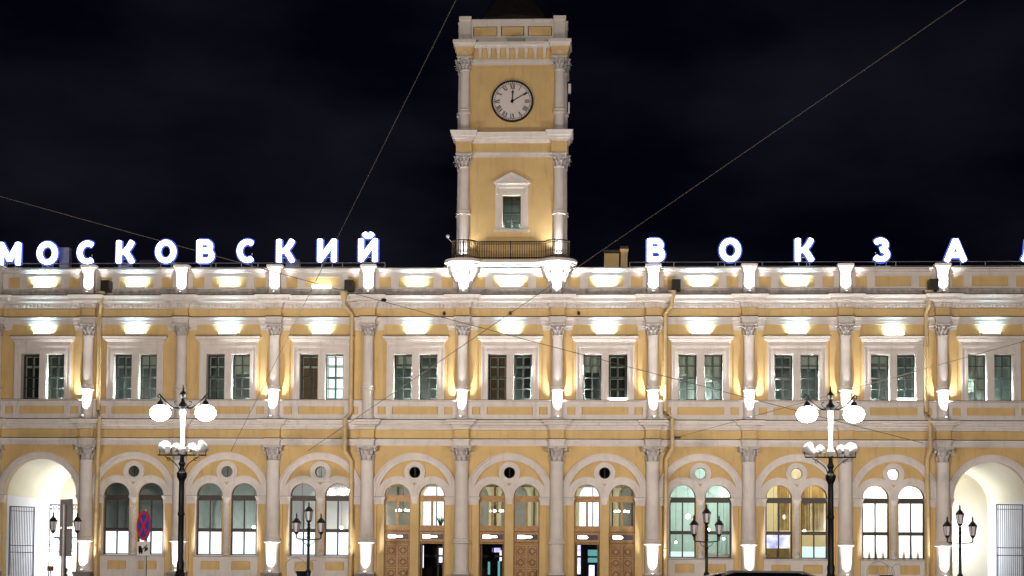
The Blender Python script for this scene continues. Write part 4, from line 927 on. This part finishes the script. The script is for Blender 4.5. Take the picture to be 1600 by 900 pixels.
tag(MB().box(-24.45, -24.1, -.35, -.3, 1.30, 1.56).box(-24.3, -24.25, -.34, -.31, .13, 1.3).build('notice_plate', 'wooddark'), 'small dark notice plate on a stake in the left passage', 'sign')
# ------------------------------------------------------------------ traffic signs
P = thing('no_stopping_sign', 'round blue and red no-stopping sign with small plate below, turned aside', 'sign', (-6.34, -47, .15), math.radians(-48))
MB().lathe(0, .05, [(.035, 0), (.035, 2.85)], 12).build('pole', 'grey', P)
dd = MB().band(0, 2.46, 0, .35, -.012, .0, 0, 2*PI, 40).build('disc', 'blue', P)
MB().band(0, 2.46, .285, .352, -.018, -.0125, 0, 2*PI, 40).build('border', 'red', dd)
m = MB()
for s, q in ((1, 0), (-1, .002)):
    c_, s_ = math.cos(PI/4), math.sin(PI/4)*s; L_, t = .29, .035
    m.prism([(-L_*c_-t*s_, 2.46-L_*s_+t*c_), (L_*c_-t*s_, 2.46+L_*s_+t*c_), (L_*c_+t*s_, 2.46+L_*s_-t*c_), (-L_*c_+t*s_, 2.46-L_*s_-t*c_)], -.017-q, -.0125)
m.build('cross', 'red', dd)
pl = MB().box(-.33, .33, -.012, .0, 1.75, 2.08).build('plate', 'signwhite', P)
m = MB().prism([(-.24, 1.83), (-.02, 1.83), (-.02, 1.90), (-.12, 1.98), (-.24, 1.98)], -.017, -.0125).prism([(.0, 1.92), (.2, 2.02), (.2, 1.99), (.02, 1.89)], -.017, -.0125).prism([(.06, 1.84), (.24, 1.88), (.22, 1.96), (.10, 1.93)], -.017, -.0125).band(-.18, 1.82, 0, .035, -.019, -.0125, 0, 2*PI, 12).band(-.07, 1.82, 0, .035, -.019, -.0125, 0, 2*PI, 12)
m.build('tow_truck_mark', 'black', pl)
P = thing('back_of_sign', 'grey back of a tall double traffic sign on a pole', 'sign', (-8.22, -47, .15), math.radians(-44))
MB().lathe(.0, -.05, [(.045, 0), (.045, 2.95), (.02, 2.98)], 12).build('pole', 'grey', P)
m = MB().box(-.30, .30, .0, .012, 2.42, 3.08); b1 = m.build('sign_sheet', 'grey', P)
MB().box(-.29, .29, .001, .012, 1.72, 2.38).build('sign_sheet', 'grey', P)
for z in (1.85, 2.25, 2.55, 2.95): MB().box(-.22, .22, -.02, -.001, z-.02, z+.02).build('clamp', 'grey', P)
MB().box(-.12, .12, -.2, .1, .95, 1.25).build('junction_box', 'iron', P)
# ------------------------------------------------------------------ wrought iron flower stands
def stand(x, y, lab, basket=True):
    P = thing('flower_stand', lab, 'stand', (x, y, .13), group='flower stands on the pavement')
    MB().lathe(0, 0, [(.25, 0), (.22, .06), (.04, .12), (.035, 1.2)], 12).build('pole', 'iron', P)
    m = MB().lathe(0, 0, [(.20, .98), (.30, 1.26), (.32, 1.30), (.29, 1.30)], 14)
    m.build('basket', 'iron', P)
    for cx, r, s in ((-.32, .52, 1), (.0, .34, -1)):
        MB().tube([(cx+r*math.cos(t), .1*s, 1.38+r*math.sin(t)) for t in [PI*(-.1+1.3*i/22) for i in range(23)]], .016, 6).build('hoop', 'grey', P)
    if basket: MB().tube([(.55+.3*math.cos(t), 0, 1.5+.3*math.sin(t)) for t in [PI*(.4+.9*i/12) for i in range(13)]], .014, 6).build('hoop', 'grey', P)
stand(-8.95, -11, 'wrought iron flower stand with hoops beside the left three-lantern lamp'); stand(17.6, -11, 'wrought iron flower stand with hoops below the white lit window')
# ------------------------------------------------------------------ parked car (only its roof rises into view)
def car(x, y):
    C = thing('parked_car', 'black car whose glossy roof shows at the bottom edge', 'car', (x, y, .0)); C.scale = (1.22, 1, 1.028)
    st = [(-2.2, .45, .62, .62, .70), (-2.1, .28, .78, .80, .82), (-1.5, .22, .90, .98, .90), (-.95, .22, .95, 1.06, .92), (-.25, .22, .96, 1.44, .92), (.0, .22, .97, 1.55, .92), (.45, .22, .98, 1.62, .92), (1.0, .22, .99, 1.635, .92), (1.5, .22, 1.0, 1.60, .91), (1.95, .25, 1.0, 1.44, .88), (2.15, .35, .98, 1.08, .82), (2.22, .5, .85, .88, .76)]
    vs = []; fs = []; k = 9
    for xx, zb, zw, zr, hw in st:
        cab = max(0, zr-zw); h2 = hw-.30*min(1, cab/.55)
        row = [(-hw*.92, zb), (-hw, zb+(zw-zb)*.5), (-hw*.97, zw), (-h2, zr-.07*min(1, cab*4)), (0, zr+.012), (h2, zr-.07*min(1, cab*4)), (hw*.97, zw), (hw, zb+(zw-zb)*.5), (hw*.92, zb)]
        vs += [(xx, p, z) for p, z in row]
    n = len(st)
    for i in range(n-1):
        for j in range(k): a = i*k+j; b = i*k+(j+1) % k; fs.append((a, b, b+k, a+k))
    fs.append(tuple(range(k))); fs.append(tuple(range((n-1)*k+k-1, (n-1)*k-1, -1)))
    body = MB(); body.add(vs, fs); bo = body.build('body', 'carpaint', C, ang=60)
    md = bo.modifiers.new('smooth', 'SUBSURF'); md.levels = 2; md.render_levels = 2
    for s in (-1, 1):
        MB().add([(-.55, s*.885, 1.02), (.35, s*.90, 1.04), (.38, s*.70, 1.46), (.0, s*.72, 1.40)], [(0, 1, 2, 3)]).build('side_window', 'carglass', C)
        MB().add([(.45, s*.90, 1.04), (1.55, s*.89, 1.06), (1.40, s*.68, 1.45), (.45, s*.70, 1.47)], [(0, 1, 2, 3)]).build('side_window', 'carglass', C)
        MB().box(-.6, -.4, s*.98-.09, s*.98+.09, .98, 1.12).build('mirror', 'carpaint', C)
        MB().tube([(.2, s*.60, 1.52), (.4, s*.60, 1.59), (1.4, s*.58, 1.585), (1.6, s*.56, 1.50)], .018, 8).build('roof_rail', 'grey', C)
        MB().box(-2.17, -2.05, s*.62-.16, s*.62+.16, .62, .74).build('headlight', 'signwhite', C); MB().box(2.12, 2.22, s*.62-.12, s*.62+.12, .78, .95).build('tail_light', 'red', C)
        for wx in (-1.38, 1.35):
            t = MB().lathe(0, 0, [(.20, -.1), (.30, -.11), (.33, -.07), (.33, .07), (.30, .11), (.20, .1)], 24).xf(Matrix.Translation((wx, s*.82, .33)) @ Matrix.Rotation(PI/2, 4, 'X')).build('wheel', 'tyre', C)
            MB().lathe(0, 0, [(.03, -.09), (.20, -.085), (.20, .085), (.03, .09)], 20).xf(Matrix.Translation((wx, s*.835, .33)) @ Matrix.Rotation(PI/2, 4, 'X')).build('rim', 'grey', t)
car(6.35, -55)
# ------------------------------------------------------------------ overhead wires
def wire(a, b, sag, label, r=.022, ext=0):
    a = Vector(a); b = Vector(b); pts = []
    b = b+(b-a)*ext
    for i in range(25):
        t = i/24; p = a.lerp(b, t); p.z -= sag*4*t*(1-t); pts.append(p)
    tag(MB().tube(pts, r, 6).build('overhead_wire', 'wire'), label, 'wire', 'overhead wires')
    return pts
wire((-20.89, -22, 16.75), (17.06, -22, 6.55), .12, 'overhead wire crossing the whole facade from upper left to lower right', .014, .0)
wire((-14.77, -.1, 7.71), (.87, -40, 18.69), .0, 'overhead wire climbing steeply left of the tower', .014, .35)
wire((-10.68, -.1, 7.73), (15.51, -40, 18.25), .1, 'overhead wire climbing to the upper right corner right of the tower', .014, .35)
wire((8.72, -.1, 8.49), (22.26, -24, 10.75), .0, 'low overhead wire before the right upper windows', .012, .3)
tag(MB().box(8.55, 8.95, -.3, -.05, 8.44, 8.54).build('wire_anchor', 'iron'), 'dark wire anchor on the lower frieze beside the drainpipe', 'anchor')
for y, z, t in ((-22, 12.2, 'wire'),):
    tag(MB().sphere((-3.9, -22, 12.13), .07, 6, (1.6, 1, 1)).build('insulator', 'iron'), 'small dark insulator on the overhead wire', 'insulator')
